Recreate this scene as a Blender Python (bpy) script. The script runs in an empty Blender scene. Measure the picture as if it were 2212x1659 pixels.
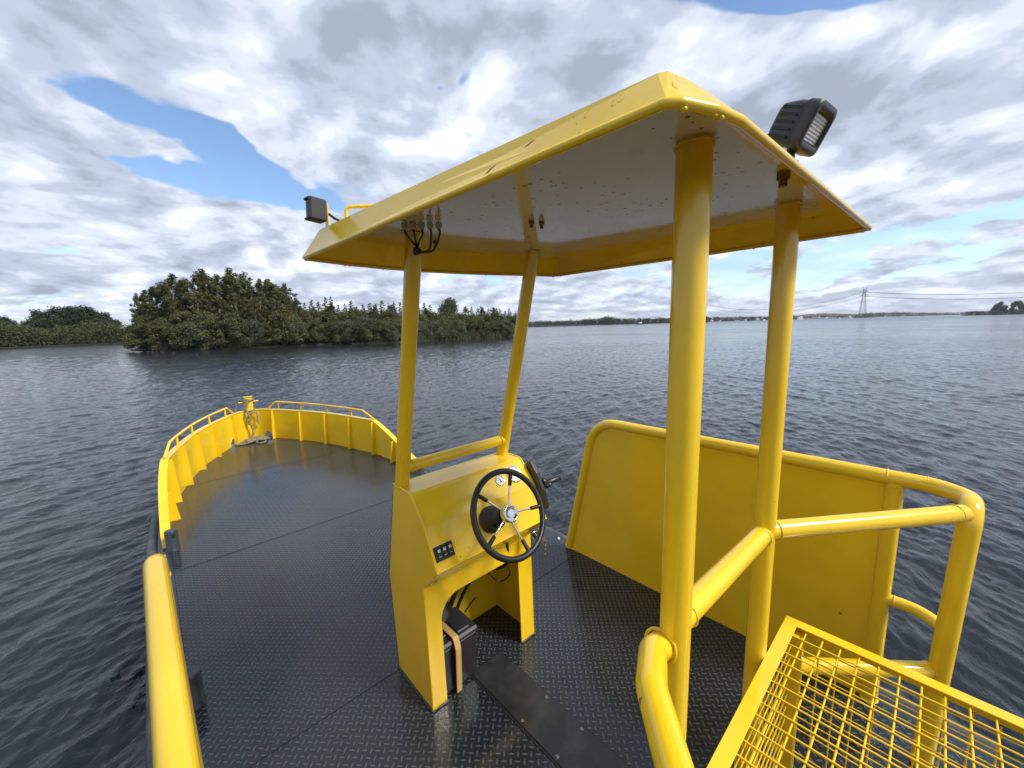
import bpy, math, random
from mathutils import Vector, Matrix, noise
import numpy as np

# ------------------------------------------------------------------ camera, world, sun, exposure
SC = bpy.context.scene
R = math.radians
YAW = 42.5                                  # view bearing, clockwise from the boat's bow (+Y)
CAM_LOC = Vector((-1.07, 0.0, 1.7))
def cam_axes(pitch=8.465, roll=1.45, yaw=YAW):
    p, r, y = R(pitch), R(roll), R(yaw)
    fw = Vector((0, math.cos(p), -math.sin(p))); rt = Vector((1, 0, 0)); up = rt.cross(fw)
    rt2 = rt*math.cos(r) - up*math.sin(r); up2 = rt*math.sin(r) + up*math.cos(r)
    M = Matrix.Rotation(-y, 3, 'Z')
    return M @ rt2, M @ up2, M @ fw
_rt, _up, _fw = cam_axes()
cd = bpy.data.cameras.new('camera'); cam = bpy.data.objects.new('camera', cd)
SC.collection.objects.link(cam); SC.camera = cam
M3 = Matrix((_rt, _up, -_fw)).transposed()
cam.matrix_world = Matrix.Translation(CAM_LOC) @ M3.to_4x4()
cd.sensor_width = 36.0; cd.lens = 36.0*850/2212; cd.clip_start = 0.02; cd.clip_end = 20000

SUN_EL, SUN_AZ = 46.0, 152.0                # bearing of the sun, clockwise from +Y
sd = Vector((math.sin(R(SUN_AZ))*math.cos(R(SUN_EL)), math.cos(R(SUN_AZ))*math.cos(R(SUN_EL)), math.sin(R(SUN_EL))))
sl = bpy.data.lights.new('sun', 'SUN'); sl.energy = 2.8; sl.angle = R(16); sl.color = (1.0, 0.95, 0.88)
so = bpy.data.objects.new('sun', sl); SC.collection.objects.link(so)
so.rotation_euler = sd.to_track_quat('Z', 'Y').to_euler(); so.location = (0, 0, 30)
SC.view_settings.view_transform = 'Standard'; SC.view_settings.look = 'None'
SC.view_settings.exposure = 0.72; SC.view_settings.gamma = 1.0; SC.view_settings.use_curve_mapping = False

world = bpy.data.worlds.new('World'); SC.world = world; world.use_nodes = True
world.cycles.sampling_method = 'MANUAL'; world.cycles.sample_map_resolution = 512
WN = world.node_tree; WN.nodes.clear()
class NT:
    """small helper for node graphs"""
    def __init__(s, nt): s.nt = nt
    def n(s, t, **kw):
        o = s.nt.nodes.new(t)
        for k, v in kw.items(): setattr(o, k, v)
        return o
    def put(s, sock, v):
        if isinstance(v, (int, float, tuple, list)): sock.default_value = v
        elif v is not None: s.nt.links.new(v, sock)
    def m(s, op, a, b=None, c=None, clamp=False):
        o = s.n('ShaderNodeMath', operation=op, use_clamp=clamp)
        for i, v in enumerate((a, b, c)):
            if v is not None: s.put(o.inputs[i], v)
        return o.outputs[0]
    def v(s, op, a, b=None, scale=None):
        o = s.n('ShaderNodeVectorMath', operation=op); s.put(o.inputs[0], a)
        if b is not None: s.put(o.inputs[1], b)
        if scale is not None: s.put(o.inputs['Scale'], scale)
        return o.outputs['Value'] if op in ('LENGTH', 'DOT_PRODUCT', 'DISTANCE') else o.outputs[0]
    def noise(s, vec, scale, detail=4, rough=0.5, dist=0.0, col=False, dim='3D'):
        o = s.n('ShaderNodeTexNoise', noise_dimensions=dim); s.put(o.inputs['Vector'], vec)
        s.put(o.inputs['Scale'], scale); s.put(o.inputs['Detail'], detail); s.put(o.inputs['Roughness'], rough)
        s.put(o.inputs['Distortion'], dist)
        return o.outputs['Color' if col else 'Fac']
    def ramp(s, x, a, b, lo=0.0, hi=1.0, smooth=True):
        o = s.n('ShaderNodeMapRange', interpolation_type='SMOOTHSTEP' if smooth else 'LINEAR')
        for k, v in zip(('Value', 'From Min', 'From Max', 'To Min', 'To Max'), (x, a, b, lo, hi)): s.put(o.inputs[k], v)
        return o.outputs[0]
    def mix(s, f, a, b, mode='MIX'):
        o = s.n('ShaderNodeMix', data_type='RGBA', blend_type=mode); s.put(o.inputs[0], f)
        s.put(o.inputs[6], a + (1,) if isinstance(a, tuple) and len(a) == 3 else a)
        s.put(o.inputs[7], b + (1,) if isinstance(b, tuple) and len(b) == 3 else b)
        return o.outputs[2]
    def xyz(s, v):
        o = s.n('ShaderNodeSeparateXYZ'); s.put(o.inputs[0], v); return o.outputs
    def vec(s, x, y, z):
        o = s.n('ShaderNodeCombineXYZ')
        for i, q in enumerate((x, y, z)): s.put(o.inputs[i], q)
        return o.outputs[0]

w = NT(WN)
tc = w.n('ShaderNodeTexCoord').outputs['Generated']
dirv = w.v('NORMALIZE', tc)
rot = w.n('ShaderNodeMapping', vector_type='POINT'); rot.inputs['Rotation'].default_value = (0, 0, R(YAW))
w.put(rot.inputs['Vector'], dirv)
dx, dy, dz = w.xyz(rot.outputs[0])          # dy: along the middle of the lake
dzc = w.m('MAXIMUM', dz, 0.0)
# cloud-deck coordinates (a plane overhead, flattened a little at the horizon)
den = w.m('ADD', dzc, 0.24)
P = w.vec(w.m('DIVIDE', dx, den), w.m('DIVIDE', dy, den), 0.0)
# fixed sky map coordinates: bearing and height from the horizon, for where the big clouds and gaps hang
dyc = w.m('MAXIMUM', dy, 0.05)
warp = w.v('SCALE', w.v('SUBTRACT', w.noise(P, 1.4, 4, 0.6, col=True), (0.5, 0.5, 0.5)), scale=0.20)
Q = w.v('ADD', w.vec(w.m('DIVIDE', dx, dyc), w.m('DIVIDE', dzc, dyc), 0.0), warp)
front = w.ramp(dy, 0.02, 0.25)
def blob(X, Z, rx, rz, ang):
    mp = w.n('ShaderNodeMapping', vector_type='TEXTURE')
    mp.inputs['Location'].default_value = (X, Z, 0); mp.inputs['Rotation'].default_value = (0, 0, R(ang)); mp.inputs['Scale'].default_value = (rx, rz, 1.0)
    w.put(mp.inputs['Vector'], Q)
    sx, sy, _ = w.xyz(mp.outputs[0])
    r2 = w.m('ADD', w.m('MULTIPLY', sx, sx), w.m('MULTIPLY', sy, sy))
    return w.m('POWER', 2.718, w.m('MULTIPLY', r2, -1.0))
# (x, z, rx, rz, angle, cover, brightness)
SKY = [(-0.853, 0.492, 0.215, 0.03, -20, -0.4, 0),
       (-0.676, 0.45, 0.119, 0.026, -18, -0.32, 0),
       (-0.574, 0.395, 0.12, 0.034, -25, -0.42, 0),
       (-0.687, 0.364, 0.231, 0.033, -14, -0.5, 0),
       (-0.503, 0.338, 0.121, 0.025, -14, -0.36, 0),
       (-0.868, 0.402, 0.087, 0.014, -12, -0.2, 0),
       (-0.713, 0.567, 0.064, 0.013, 0, -0.2, 0),
       (-0.081, 0.588, 0.036, 0.023, 30, -0.24, 0),
       (-0.345, 0.48, 0.043, 0.014, 0, -0.17, 0),
       (-0.148, 0.566, 0.023, 0.012, 0, -0.2, 0),
       (-1.094, 0.229, 0.067, 0.015, -3, -0.3, 0),
       (0.64, 0.713, 0.198, 0.024, 0, -0.5, 0),
       (0.526, 0.117, 0.103, 0.018, 5, -0.4, 0),
       (0.775, 0.142, 0.194, 0.024, 12, -0.42, 0),
       (1.153, 0.209, 0.193, 0.032, 10, -0.38, 0),
       (1.084, 0.134, 0.137, 0.018, 8, -0.25, 0),
       (-0.103, 0.119, 0.091, 0.011, 0, -0.3, 0),
       (0.803, 0.086, 0.138, 0.009, 3, -0.25, 0),
       (-0.83, 0.438, 0.25, 0.03, -22, 0.22, 0.12),
       (-1.078, 0.337, 0.286, 0.062, -14, 0.18, 0.2),
       (-0.876, 0.611, 0.295, 0.057, -20, 0.15, 0.18),
       (-0.688, 0.597, 0.074, 0.032, -10, 0.1, 0.2),
       (-0.428, 0.543, 0.139, 0.077, 0, 0.15, 0.05),
       (-0.489, 0.466, 0.119, 0.04, -20, 0.16, 0.18),
       (-0.395, 0.433, 0.076, 0.036, 0, 0.12, 0.16),
       (-0.211, 0.409, 0.131, 0.06, 0, 0.15, 0.3),
       (-0.098, 0.506, 0.129, 0.058, -10, 0.14, 0.32),
       (-0.009, 0.601, 0.064, 0.057, 20, 0.16, 0.34),
       (0.096, 0.531, 0.086, 0.058, 0, 0.1, 0.12),
       (-1.077, 0.663, 0.146, 0.092, 0, 0.12, -0.06),
       (-1.113, 0.49, 0.183, 0.059, -10, 0.1, -0.12),
       (0.046, 0.666, 0.273, 0.083, 0, 0.25, -0.3),
       (-0.258, 0.673, 0.262, 0.065, 0, 0.18, -0.12),
       (-0.245, 0.558, 0.117, 0.057, 0, 0.12, -0.1),
       (-0.261, 0.48, 0.076, 0.049, -30, 0.08, -0.12),
       (-0.551, 0.679, 0.198, 0.064, 0, 0.12, -0.02),
       (0.436, 0.619, 0.233, 0.066, 10, 0.22, 0.26),
       (0.697, 0.651, 0.274, 0.042, 0, 0.14, 0.28),
       (1.069, 0.624, 0.201, 0.084, 10, 0.2, 0.25),
       (0.214, 0.557, 0.128, 0.086, 0, 0.2, -0.1),
       (0.845, 0.543, 0.182, 0.058, -8, 0.16, -0.34),
       (0.812, 0.455, 0.131, 0.05, 0, 0.14, -0.08),
       (1.12, 0.498, 0.184, 0.059, 20, 0.15, -0.1),
       (0.984, 0.381, 0.243, 0.071, 15, 0.16, 0.16),
       (0.964, 0.277, 0.179, 0.042, 0, 0.18, 0.2),
       (1.227, 0.302, 0.134, 0.042, 10, 0.1, -0.12),
       (1.126, 0.161, 0.343, 0.028, 8, 0.12, -0.1),
       (-0.897, 0.226, 0.37, 0.074, -6, 0.14, 0.08),
       (-0.457, 0.128, 0.342, 0.033, -3, 0.16, 0.02),
       (-0.556, 0.261, 0.246, 0.042, -12, 0.12, 0.03),
       (0.229, 0.066, 0.254, 0.029, 0, 0.1, 0),
       (0.922, 0.049, 0.348, 0.027, 0, 0.12, -0.03),
       (-0.194, 0.132, 0.046, 0.018, 0, 0.2, 0.35),
       (-0.713, 0.089, 0.298, 0.029, 0, 0.12, -0.04)]
cov = None; lit = None
for X, Z, rx, rz, a, c_, b_ in SKY:
    g = blob(X, Z, rx, rz, a)
    if c_: 
        t_ = w.m('MULTIPLY', g, c_); cov = t_ if cov is None else w.m('ADD', cov, t_)
    if b_:
        t_ = w.m('MULTIPLY', g, b_); lit = t_ if lit is None else w.m('ADD', lit, t_)
cov = w.m('MULTIPLY', cov, front); lit = w.m('MULTIPLY', lit, front)
def puff(vec):
    """billowing cumulus texture: fractal cells, domain-warped"""
    v_ = w.v('ADD', vec, w.v('SCALE', w.v('SUBTRACT', w.noise(vec, 3.0, 4, 0.55, col=True), (0.5, 0.5, 0.5)), scale=0.40))
    o = w.n('ShaderNodeTexVoronoi', feature='SMOOTH_F1', voronoi_dimensions='2D', normalize=True); w.put(o.inputs['Vector'], v_)
    o.inputs['Scale'].default_value = 2.6; o.inputs['Detail'].default_value = 2.0; o.inputs['Roughness'].default_value = .55; o.inputs['Lacunarity'].default_value = 2.3; o.inputs['Smoothness'].default_value = .7
    return w.m('SUBTRACT', 1.0, o.outputs['Distance'])
def field(vec, det): return w.m('ADD', w.m('MULTIPLY', w.noise(vec, 1.9, det, 0.60, 0.25), .80), w.m('MULTIPLY', puff(vec), .30))
n1 = field(P, 9)
ca = w.noise(P, 2.6, 5, 0.52, 0.3); cb = w.noise(w.v('ADD', P, (-0.05, -0.085, 0.0)), 2.6, 5, 0.52, 0.3)
n3 = w.noise(w.v('MULTIPLY', P, (1.0, 0.6, 1.0)), 0.9, 4, 0.5)
dens = w.m('ADD', w.m('ADD', n1, w.m('MULTIPLY', w.m('SUBTRACT', n3, 0.5), 0.30)), w.m('MULTIPLY', cov, 1.0))
mask = w.ramp(dens, 0.44, 0.60)
relief = w.m('MULTIPLY', w.m('SUBTRACT', ca, cb), 2.6)
thick = w.m('MULTIPLY', w.m('SUBTRACT', 0.74, dens), 0.25)
big = w.m('MULTIPLY', w.m('SUBTRACT', w.noise(P, 1.5, 7, 0.6, .3), 0.5), 0.85)
fine_ = w.m('ADD', w.m('MULTIPLY', w.m('SUBTRACT', puff(w.v('SCALE', P, scale=1.7)), 0.62), 0.55), w.m('MULTIPLY', w.m('SUBTRACT', w.noise(P, 9.0, 6, 0.6, .4), 0.5), 0.45))
relief = w.m('ADD', relief, fine_)
bri = w.m('ADD', w.m('ADD', w.m('ADD', 0.35, relief), w.m('ADD', thick, w.m('ADD', big, w.ramp(dz, .35, .0, 0.0, .10)))), w.m('MULTIPLY', lit, 1.05), clamp=True)
cr = w.n('ShaderNodeValToRGB'); w.put(cr.inputs[0], bri); e = cr.color_ramp.elements; cr.color_ramp.interpolation = 'EASE'
e[0].position = 0.0; e[0].color = (0.285, 0.32, 0.40, 1); e[1].position = 1.0; e[1].color = (0.80, 0.83, 0.88, 1)
k = e.new(0.35); k.color = (0.40, 0.445, 0.55, 1); k = e.new(0.65); k.color = (0.55, 0.60, 0.70, 1)
sky = w.n('ShaderNodeTexSky', sky_type='NISHITA'); sky.sun_disc = False
sky.sun_elevation = R(SUN_EL); sky.sun_rotation = R(SUN_AZ); sky.altitude = 0; sky.dust_density = 0.1; sky.ozone_density = 4.0
bg1 = w.n('ShaderNodeBackground'); hs_ = w.n('ShaderNodeHueSaturation'); hs_.inputs['Saturation'].default_value = 0.98; w.put(hs_.inputs['Color'], sky.outputs[0]); w.put(bg1.inputs[0], hs_.outputs[0]); bg1.inputs[1].default_value = 0.12
bg2 = w.n('ShaderNodeBackground'); w.put(bg2.inputs[0], cr.outputs[0]); bg2.inputs[1].default_value = 0.90
# thin pale veil towards the horizon
veil = w.ramp(dz, 0.30, -0.02, 0.0, 0.38)
mk = w.m('MAXIMUM', mask, veil)
ms = w.n('ShaderNodeMixShader'); w.put(ms.inputs[0], mk); w.put(ms.inputs[1], bg1.outputs[0]); w.put(ms.inputs[2], bg2.outputs[0])
wo = w.n('ShaderNodeOutputWorld'); w.put(wo.inputs[0], ms.outputs[0])

# ------------------------------------------------------------------ helpers
COL = SC.collection
def V(*a): return Vector(a)
def spline(pts, step=0.05, closed=False):
    P_ = [Vector(p) for p in pts]; out = []; n = len(P_)
    rng = range(n if closed else n-1)
    for i in rng:
        p0 = P_[(i-1) % n] if (closed or i > 0) else P_[0]*2 - P_[1]
        p1 = P_[i]; p2 = P_[(i+1) % n]
        p3 = P_[(i+2) % n] if (closed or i+2 < n) else p2*2 - p1
        k_ = max(1, int((p2-p1).length/step))
        for j in range(k_):
            t = j/k_
            out.append(0.5*((2*p1) + (p2-p0)*t + (2*p0-5*p1+4*p2-p3)*t*t + (3*p1-p0-3*p2+p3)*t**3))
    if not closed: out.append(P_[-1].copy())
    return out
def fillet(pts, r, seg=8):
    P_ = [Vector(p) for p in pts]; out = [P_[0]]
    rs = r if isinstance(r, (list, tuple)) else [r]*(len(P_)-2)
    for i in range(1, len(P_)-1):
        a = (P_[i-1]-P_[i]); b = (P_[i+1]-P_[i]); la, lb = a.length, b.length; a.normalize(); b.normalize()
        ang = a.angle(b); rr = rs[i-1]
        t = min(rr/math.tan(ang/2), la*0.49, lb*0.49) if ang < 3.1 else 0
        if t <= 1e-5: out.append(P_[i]); continue
        A = P_[i]+a*t; B = P_[i]+b*t; rr = t*math.tan(ang/2)
        c = P_[i] + (a+b).normalized()*(rr/math.sin(ang/2)); u_ = A-c; v_ = B-c; om = u_.angle(v_)
        for j in range(seg+1):
            s_ = j/seg; out.append(c + (u_*math.sin((1-s_)*om) + v_*math.sin(s_*om))/math.sin(om))
    out.append(P_[-1]); return out
class MB:
    def __init__(s): s.v = []; s.f = []; s.mi = []; s.sm = []
    def add(s, vs, fs, mi=0, sm=False):
        b = len(s.v); s.v += [tuple(p) for p in vs]; s.f += [[i+b for i in f] for f in fs]
        s.mi += [mi]*len(fs); s.sm += [sm]*len(fs); return s
    def box(s, c, size, rot=None, mi=0, bev=0.0):
        c = Vector(c); hx, hy, hz = [q/2 for q in size]
        if bev <= 0:
            vs = [V(x, y, z) for x in (-hx, hx) for y in (-hy, hy) for z in (-hz, hz)]
            fs = [(0,1,3,2), (4,6,7,5), (0,4,5,1), (2,3,7,6), (0,2,6,4), (1,5,7,3)]
        else:
            b = min(bev, hx*.9, hy*.9, hz*.9); vs = []; idx = {}
            for x in (-1, 1):
                for y in (-1, 1):
                    for z in (-1, 1):
                        for ax in range(3):
                            p = [x*(hx-b), y*(hy-b), z*(hz-b)]; p[ax] = (x*hx, y*hy, z*hz)[ax]
                            idx[(x, y, z, ax)] = len(vs); vs.append(V(*p))
            fs = []
            def q(a, b_, c_, d_): fs.append((a, b_, c_, d_))
            for ax in range(3):
                o1, o2 = [(1,2),(2,0),(0,1)][ax]
                for sgn in (-1, 1):
                    def k_(a1, a2):
                        t = [0,0,0]; t[ax] = sgn; t[o1] = a1; t[o2] = a2; return idx[(t[0], t[1], t[2], ax)]
                    L = (k_(-1,-1), k_(1,-1), k_(1,1), k_(-1,1)); q(*(L if sgn > 0 else L[::-1]))
            for ax in range(3):
                o1, o2 = [(1,2),(2,0),(0,1)][ax]
                for a1 in (-1, 1):
                    for a2 in (-1, 1):
                        def k2(e_, f_):
                            t = [0,0,0]; t[ax] = e_; t[o1] = a1; t[o2] = a2; return idx[(t[0], t[1], t[2], f_)]
                        L = (k2(-1,o1), k2(1,o1), k2(1,o2), k2(-1,o2)); q(*(L if a1*a2 < 0 else L[::-1]))
            for x in (-1,1):
                for y in (-1,1):
                    for z in (-1,1):
                        L = (idx[(x,y,z,0)], idx[(x,y,z,1)], idx[(x,y,z,2)]); fs.append(L if x*y*z > 0 else L[::-1])
        if rot is not None: vs = [rot @ p for p in vs]
        return s.add([p+c for p in vs], fs, mi)
    def tube(s, path, r, n=12, mi=0, closed=False, caps=True, sm=True, up=None, sx=1.0):
        P_ = [Vector(p) for p in path]; N = len(P_)
        rr = r if isinstance(r, (list, tuple)) else [r]*N
        def tan(i):
            if closed: return (P_[(i+1) % N]-P_[i-1]).normalized()
            return (P_[min(i+1, N-1)]-P_[max(i-1, 0)]).normalized()
        t0 = tan(0); a = Vector(up) if up else (V(0,0,1) if abs(t0.z) < .9 else V(1,0,0))
        x = (a - t0*a.dot(t0)).normalized(); vs = []
        for i in range(N):
            t = tan(i)
            if up: a_ = Vector(up)
            else: a_ = x
            x = (a_ - t*a_.dot(t)).normalized(); y = t.cross(x)
            sc = 1.0
            if 0 < i < N-1 or closed:
                d1 = (P_[i]-P_[i-1]).normalized(); cs = max(0.5, abs(d1.dot(t))); sc = 1.0
            for j in range(n):
                q = 2*math.pi*j/n; vs.append(P_[i] + (x*math.cos(q)*sx + y*math.sin(q))*rr[i]*sc)
        fs = []
        for i in range(N if closed else N-1):
            i2 = (i+1) % N
            for j in range(n):
                j2 = (j+1) % n; fs.append((i*n+j, i*n+j2, i2*n+j2, i2*n+j))
        s.add(vs, fs, mi, sm)
        if caps and not closed:
            s.add(vs[:n], [tuple(range(n))[::-1]], mi); s.add(vs[-n:], [tuple(range(n))], mi)
        return s
    def cyl(s, a, b, r, n=16, mi=0, r2=None, bev=0.0, sm=True):
        a, b = Vector(a), Vector(b); r2 = r if r2 is None else r2
        if bev > 0:
            d = (b-a).normalized()
            return s.tube([a, a+d*bev*0.01, a+d*bev, b-d*bev, b-d*bev*0.01, b], [max(r-bev,1e-4), r-bev*.7, r, r2, r2-bev*.7, max(r2-bev,1e-4)], n, mi, sm=sm)
        return s.tube([a, b], [r, r2], n, mi, sm=sm)
    def lathe(s, prof, o, axis=(0,0,1), n=24, mi=0, sm=True):
        """prof: list of (radius, height along axis)"""
        o = Vector(o); ax = Vector(axis).normalized(); x = ax.orthogonal().normalized(); y = ax.cross(x); vs = []; fs = []
        for r_, h in prof:
            for j in range(n):
                q = 2*math.pi*j/n; vs.append(o + ax*h + (x*math.cos(q)+y*math.sin(q))*r_)
        for i in range(len(prof)-1):
            for j in range(n):
                j2 = (j+1) % n; fs.append((i*n+j, i*n+j2, (i+1)*n+j2, (i+1)*n+j))
        s.add(vs, fs, mi, sm)
        s.add(vs[:n], [tuple(range(n))[::-1]], mi); return s.add(vs[-n:], [tuple(range(n))], mi)
    def ball(s, c, r, n=10, mi=0, sc=(1,1,1)):
        c = Vector(c); vs = []; fs = []
        for i in range(n+1):
            a = math.pi*i/n
            for j in range(n*2):
                q = math.pi*j/n; vs.append(c + V(math.sin(a)*math.cos(q)*sc[0], math.sin(a)*math.sin(q)*sc[1], math.cos(a)*sc[2])*r)
        for i in range(n):
            for j in range(2*n):
                j2 = (j+1) % (2*n); fs.append((i*2*n+j, (i+1)*2*n+j, (i+1)*2*n+j2, i*2*n+j2))
        return s.add(vs, fs, mi, True)
    def prism(s, poly, off, mi=0):
        """poly: list of 3d points (planar), extruded by vector off"""
        P_ = [Vector(p) for p in poly]; off = Vector(off); n = len(P_)
        vs = P_ + [p+off for p in P_]
        fs = [tuple(range(n)), tuple(range(2*n-1, n-1, -1))] + [(i, i+n, (i+1) % n + n, (i+1) % n) for i in range(n)]
        return s.add(vs, fs, mi)
    def weld(s, c, axis, r, mi=0, th=0.006, seed=0):
        """lumpy bead round a joint"""
        rnd = random.Random(seed); ax = Vector(axis).normalized(); x = ax.orthogonal().normalized(); y = ax.cross(x); n = 40
        pts = [Vector(c) + (x*math.cos(2*math.pi*i/n)+y*math.sin(2*math.pi*i/n))*(r+rnd.uniform(-.0007,.0007)) for i in range(n)]
        return s.tube(pts, [th*rnd.uniform(.72, 1.12) for _ in pts], 6, mi, closed=True)
    def build(s, name, mats, parent=None, bevel=0.0, solid=0.0, label=None, origin=None):
        me = bpy.data.meshes.new(name); o_ = Vector(origin) if origin is not None else V(0,0,0)
        me.from_pydata([tuple(Vector(p)-o_) for p in s.v], [], s.f)
        for m_ in (mats if isinstance(mats, (list, tuple)) else [mats]): me.materials.append(m_)
        me.polygons.foreach_set('material_index', s.mi); me.polygons.foreach_set('use_smooth', s.sm); me.update()
        ob = bpy.data.objects.new(name, me); COL.objects.link(ob); ob.location = o_
        if parent is not None: ob.parent = parent
        if solid:
            md = ob.modifiers.new('solid', 'SOLIDIFY'); md.thickness = solid; md.offset = -1
        if bevel:
            md = ob.modifiers.new('bevel', 'BEVEL'); md.width = bevel; md.segments = 3; md.limit_method = 'ANGLE'; md.angle_limit = R(30)
        if label: ob['label'] = label
        return ob
def empty(name, loc=(0,0,0), rz=0.0):
    o = bpy.data.objects.new(name, None); COL.objects.link(o); o.location = loc; o.rotation_euler = (0,0,rz); o.empty_display_size = .2
    return o
def tag(o, label=None, cat=None, group=None, kind=None):
    for k_, v_ in (('label', label), ('category', cat), ('group', group), ('kind', kind)):
        if v_: o[k_] = v_
    return o
def copy_tree(root, loc, rz=0.0, scale=1.0):
    r_ = root.copy(); COL.objects.link(r_); r_.location = loc; r_.rotation_euler = (0,0,rz); r_.scale = scale if isinstance(scale, (tuple, Vector)) else (scale,)*3
    for ch in list(root.children):
        c_ = ch.copy(); COL.objects.link(c_); c_.parent = r_
        for g_ in list(ch.children):
            d_ = g_.copy(); COL.objects.link(d_); d_.parent = c_
    return r_

# ------------------------------------------------------------------ materials
def mat(name, base=(.5,.5,.5), rough=.5, metal=0.0, coat=0.0, spec=.5):
    m_ = bpy.data.materials.new(name); m_.use_nodes = True; nt = NT(m_.node_tree); b = m_.node_tree.nodes['Principled BSDF']
    b.inputs['Base Color'].default_value = (*base, 1); b.inputs['Roughness'].default_value = rough; b.inputs['Metallic'].default_value = metal
    b.inputs['Coat Weight'].default_value = coat; b.inputs['Coat Roughness'].default_value = .08; b.inputs['Specular IOR Level'].default_value = spec
    return m_, nt, b
def bump(nt, b, h, dist=.001, strength=1.0, prev=None):
    o = nt.n('ShaderNodeBump'); o.inputs['Distance'].default_value = dist; o.inputs['Strength'].default_value = strength
    nt.put(o.inputs['Height'], h)
    if prev is not None: nt.put(o.inputs['Normal'], prev)
    nt.put(b.inputs['Normal'], o.outputs[0]); return o.outputs[0]
def obj_co(nt): return nt.n('ShaderNodeTexCoord').outputs['Object']

def make_yellow(name, under=False):
    m_, nt, b = mat(name, rough=.28, coat=.25)
    co = obj_co(nt)
    n_ = nt.noise(co, 3.5, 5, .6); f_ = nt.noise(co, 60, 3, .5)
    base = nt.mix(nt.ramp(n_, .3, .72), (.75, .49, .012), (.83, .555, .020))
    base = nt.mix(nt.ramp(f_, .55, .8, 0, .10), base, (.58, .36, .01))
    sp = nt.noise(co, 38, 2, .5); sp2 = nt.noise(co, 4, 2, .5)
    chip = nt.m('MULTIPLY', nt.ramp(sp, .745, .775), nt.ramp(sp2, .50, .60))
    base = nt.mix(nt.m('MULTIPLY', chip, .8), base, (.14, .055, .015))
    if under:
        x, y, z = nt.xyz(co)
        wob = nt.m('MULTIPLY', nt.m('SUBTRACT', nt.noise(co, 7, 3, .5), .5), .035)
        d1 = nt.m('SUBTRACT', .475, nt.m('ABSOLUTE', x)); d2 = nt.m('SUBTRACT', y, .27); d3 = nt.m('SUBTRACT', nt.m('SUBTRACT', 1.535, nt.m('MULTIPLY', nt.m('ABSOLUTE', nt.m('ADD', x, .15)), .16)), y)
        d = nt.m('ADD', nt.m('MINIMUM', d1, nt.m('MINIMUM', d2, d3)), wob)
        wh = nt.ramp(d, -.012, .014)
        # yellow paint blisters and drips left on the white ceiling
        vo = nt.n('ShaderNodeTexVoronoi', voronoi_dimensions='2D'); nt.put(vo.inputs['Vector'], co); vo.inputs['Scale'].default_value = 33; vo.inputs['Randomness'].default_value = 1.0
        cr_, cg_, cb_ = nt.xyz(vo.outputs['Color'])
        patch = nt.ramp(nt.noise(co, 3.3, 3, .55), .42, .55)
        rad = nt.m('MULTIPLY', nt.m('MULTIPLY', nt.ramp(cr_, .45, 1.0, 0.02, .24, False), patch), 1.0)
        dd = vo.outputs['Distance']
        dot = nt.ramp(nt.m('SUBTRACT', rad, dd), 0.0, .05); ringm = nt.m('MULTIPLY', dot, nt.ramp(nt.m('SUBTRACT', rad, dd), .14, .06))
        whc = nt.mix(dot, (.62, .57, .48), (.30, .16, .015)); whc = nt.mix(nt.m('MULTIPLY', ringm, .5), whc, (.10, .07, .03))
        wm_ = nt.m('MULTIPLY', wh, nt.ramp(nt.xyz(nt.n('ShaderNodeNewGeometry').outputs['Normal'])[2], -.8, -.97)); base = nt.mix(wm_, base, whc)
        hh = nt.m('MULTIPLY', dot, 1.0)
    nt.put(b.inputs['Base Color'], base)
    nt.put(b.inputs['Roughness'], (nt.ramp(n_, .25, .75, .13, .24) if not under else nt.m('SUBTRACT', nt.ramp(n_, .25, .75, .14, .24), nt.m('MULTIPLY', wm_, .05))))
    p_ = bump(nt, b, nt.noise(co, 55, 2, .5), .0012 if not under else .0003, .35)
    p_ = bump(nt, b, nt.noise(co, 4.5, 2, .5), .006 if not under else .003, .35, p_)
    if under: nt.put(b.inputs['Coat Weight'], nt.m('MULTIPLY', wm_, .6)); b.inputs['Coat Roughness'].default_value = .07; b.inputs['Coat IOR'].default_value = 1.55
    if under: bump(nt, b, hh, .002, .8, p_)
    return m_
YEL = make_yellow('yellow_paint'); YELU = make_yellow('roof_paint', True)

# chequer plate deck
DECK, nt, b = mat('deck_chequer_paint', rough=.32, coat=.0)
co = obj_co(nt); x, y, z = nt.xyz(co)
s = 1/.0272; c45 = math.sqrt(.5)
u = nt.m('MULTIPLY', nt.m('ADD', x, y), c45*s); v = nt.m('MULTIPLY', nt.m('SUBTRACT', y, x), c45*s)
iu = nt.m('FLOOR', u); iv = nt.m('FLOOR', v)
fu = nt.m('SUBTRACT', nt.m('SUBTRACT', u, iu), .5); fv = nt.m('SUBTRACT', nt.m('SUBTRACT', v, iv), .5)
par = nt.m('ABSOLUTE', nt.m('MODULO', nt.m('ADD', iu, iv), 2.0))
def loz(a, c):
    return nt.ramp(nt.m('ADD', nt.m('POWER', nt.m('ABSOLUTE', nt.m('MULTIPLY', a, 1.92)), 2.0), nt.m('POWER', nt.m('ABSOLUTE', nt.m('MULTIPLY', c, 5.6)), 2.0)), 1.1, .45)
l1, l2 = loz(fu, fv), loz(fv, fu)
lz = nt.m('ADD', nt.m('MULTIPLY', l1, par), nt.m('MULTIPLY', l2, nt.m('SUBTRACT', 1.0, par)))
n_ = nt.noise(co, 2.2, 6, .62); n2_ = nt.noise(co, 14, 4, .6)
base = nt.mix(nt.ramp(n_, .3, .7), (.0105, .0145, .0185), (.018, .0225, .027))
base = nt.mix(nt.m('MULTIPLY', nt.ramp(n2_, .55, .75), .30), base, (.04, .042, .04))
base = nt.mix(nt.m('MULTIPLY', lz, .8), base, (.07, .085, .10))  # raised lozenges lightened in the colour, standing in for highlights on the relief
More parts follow.
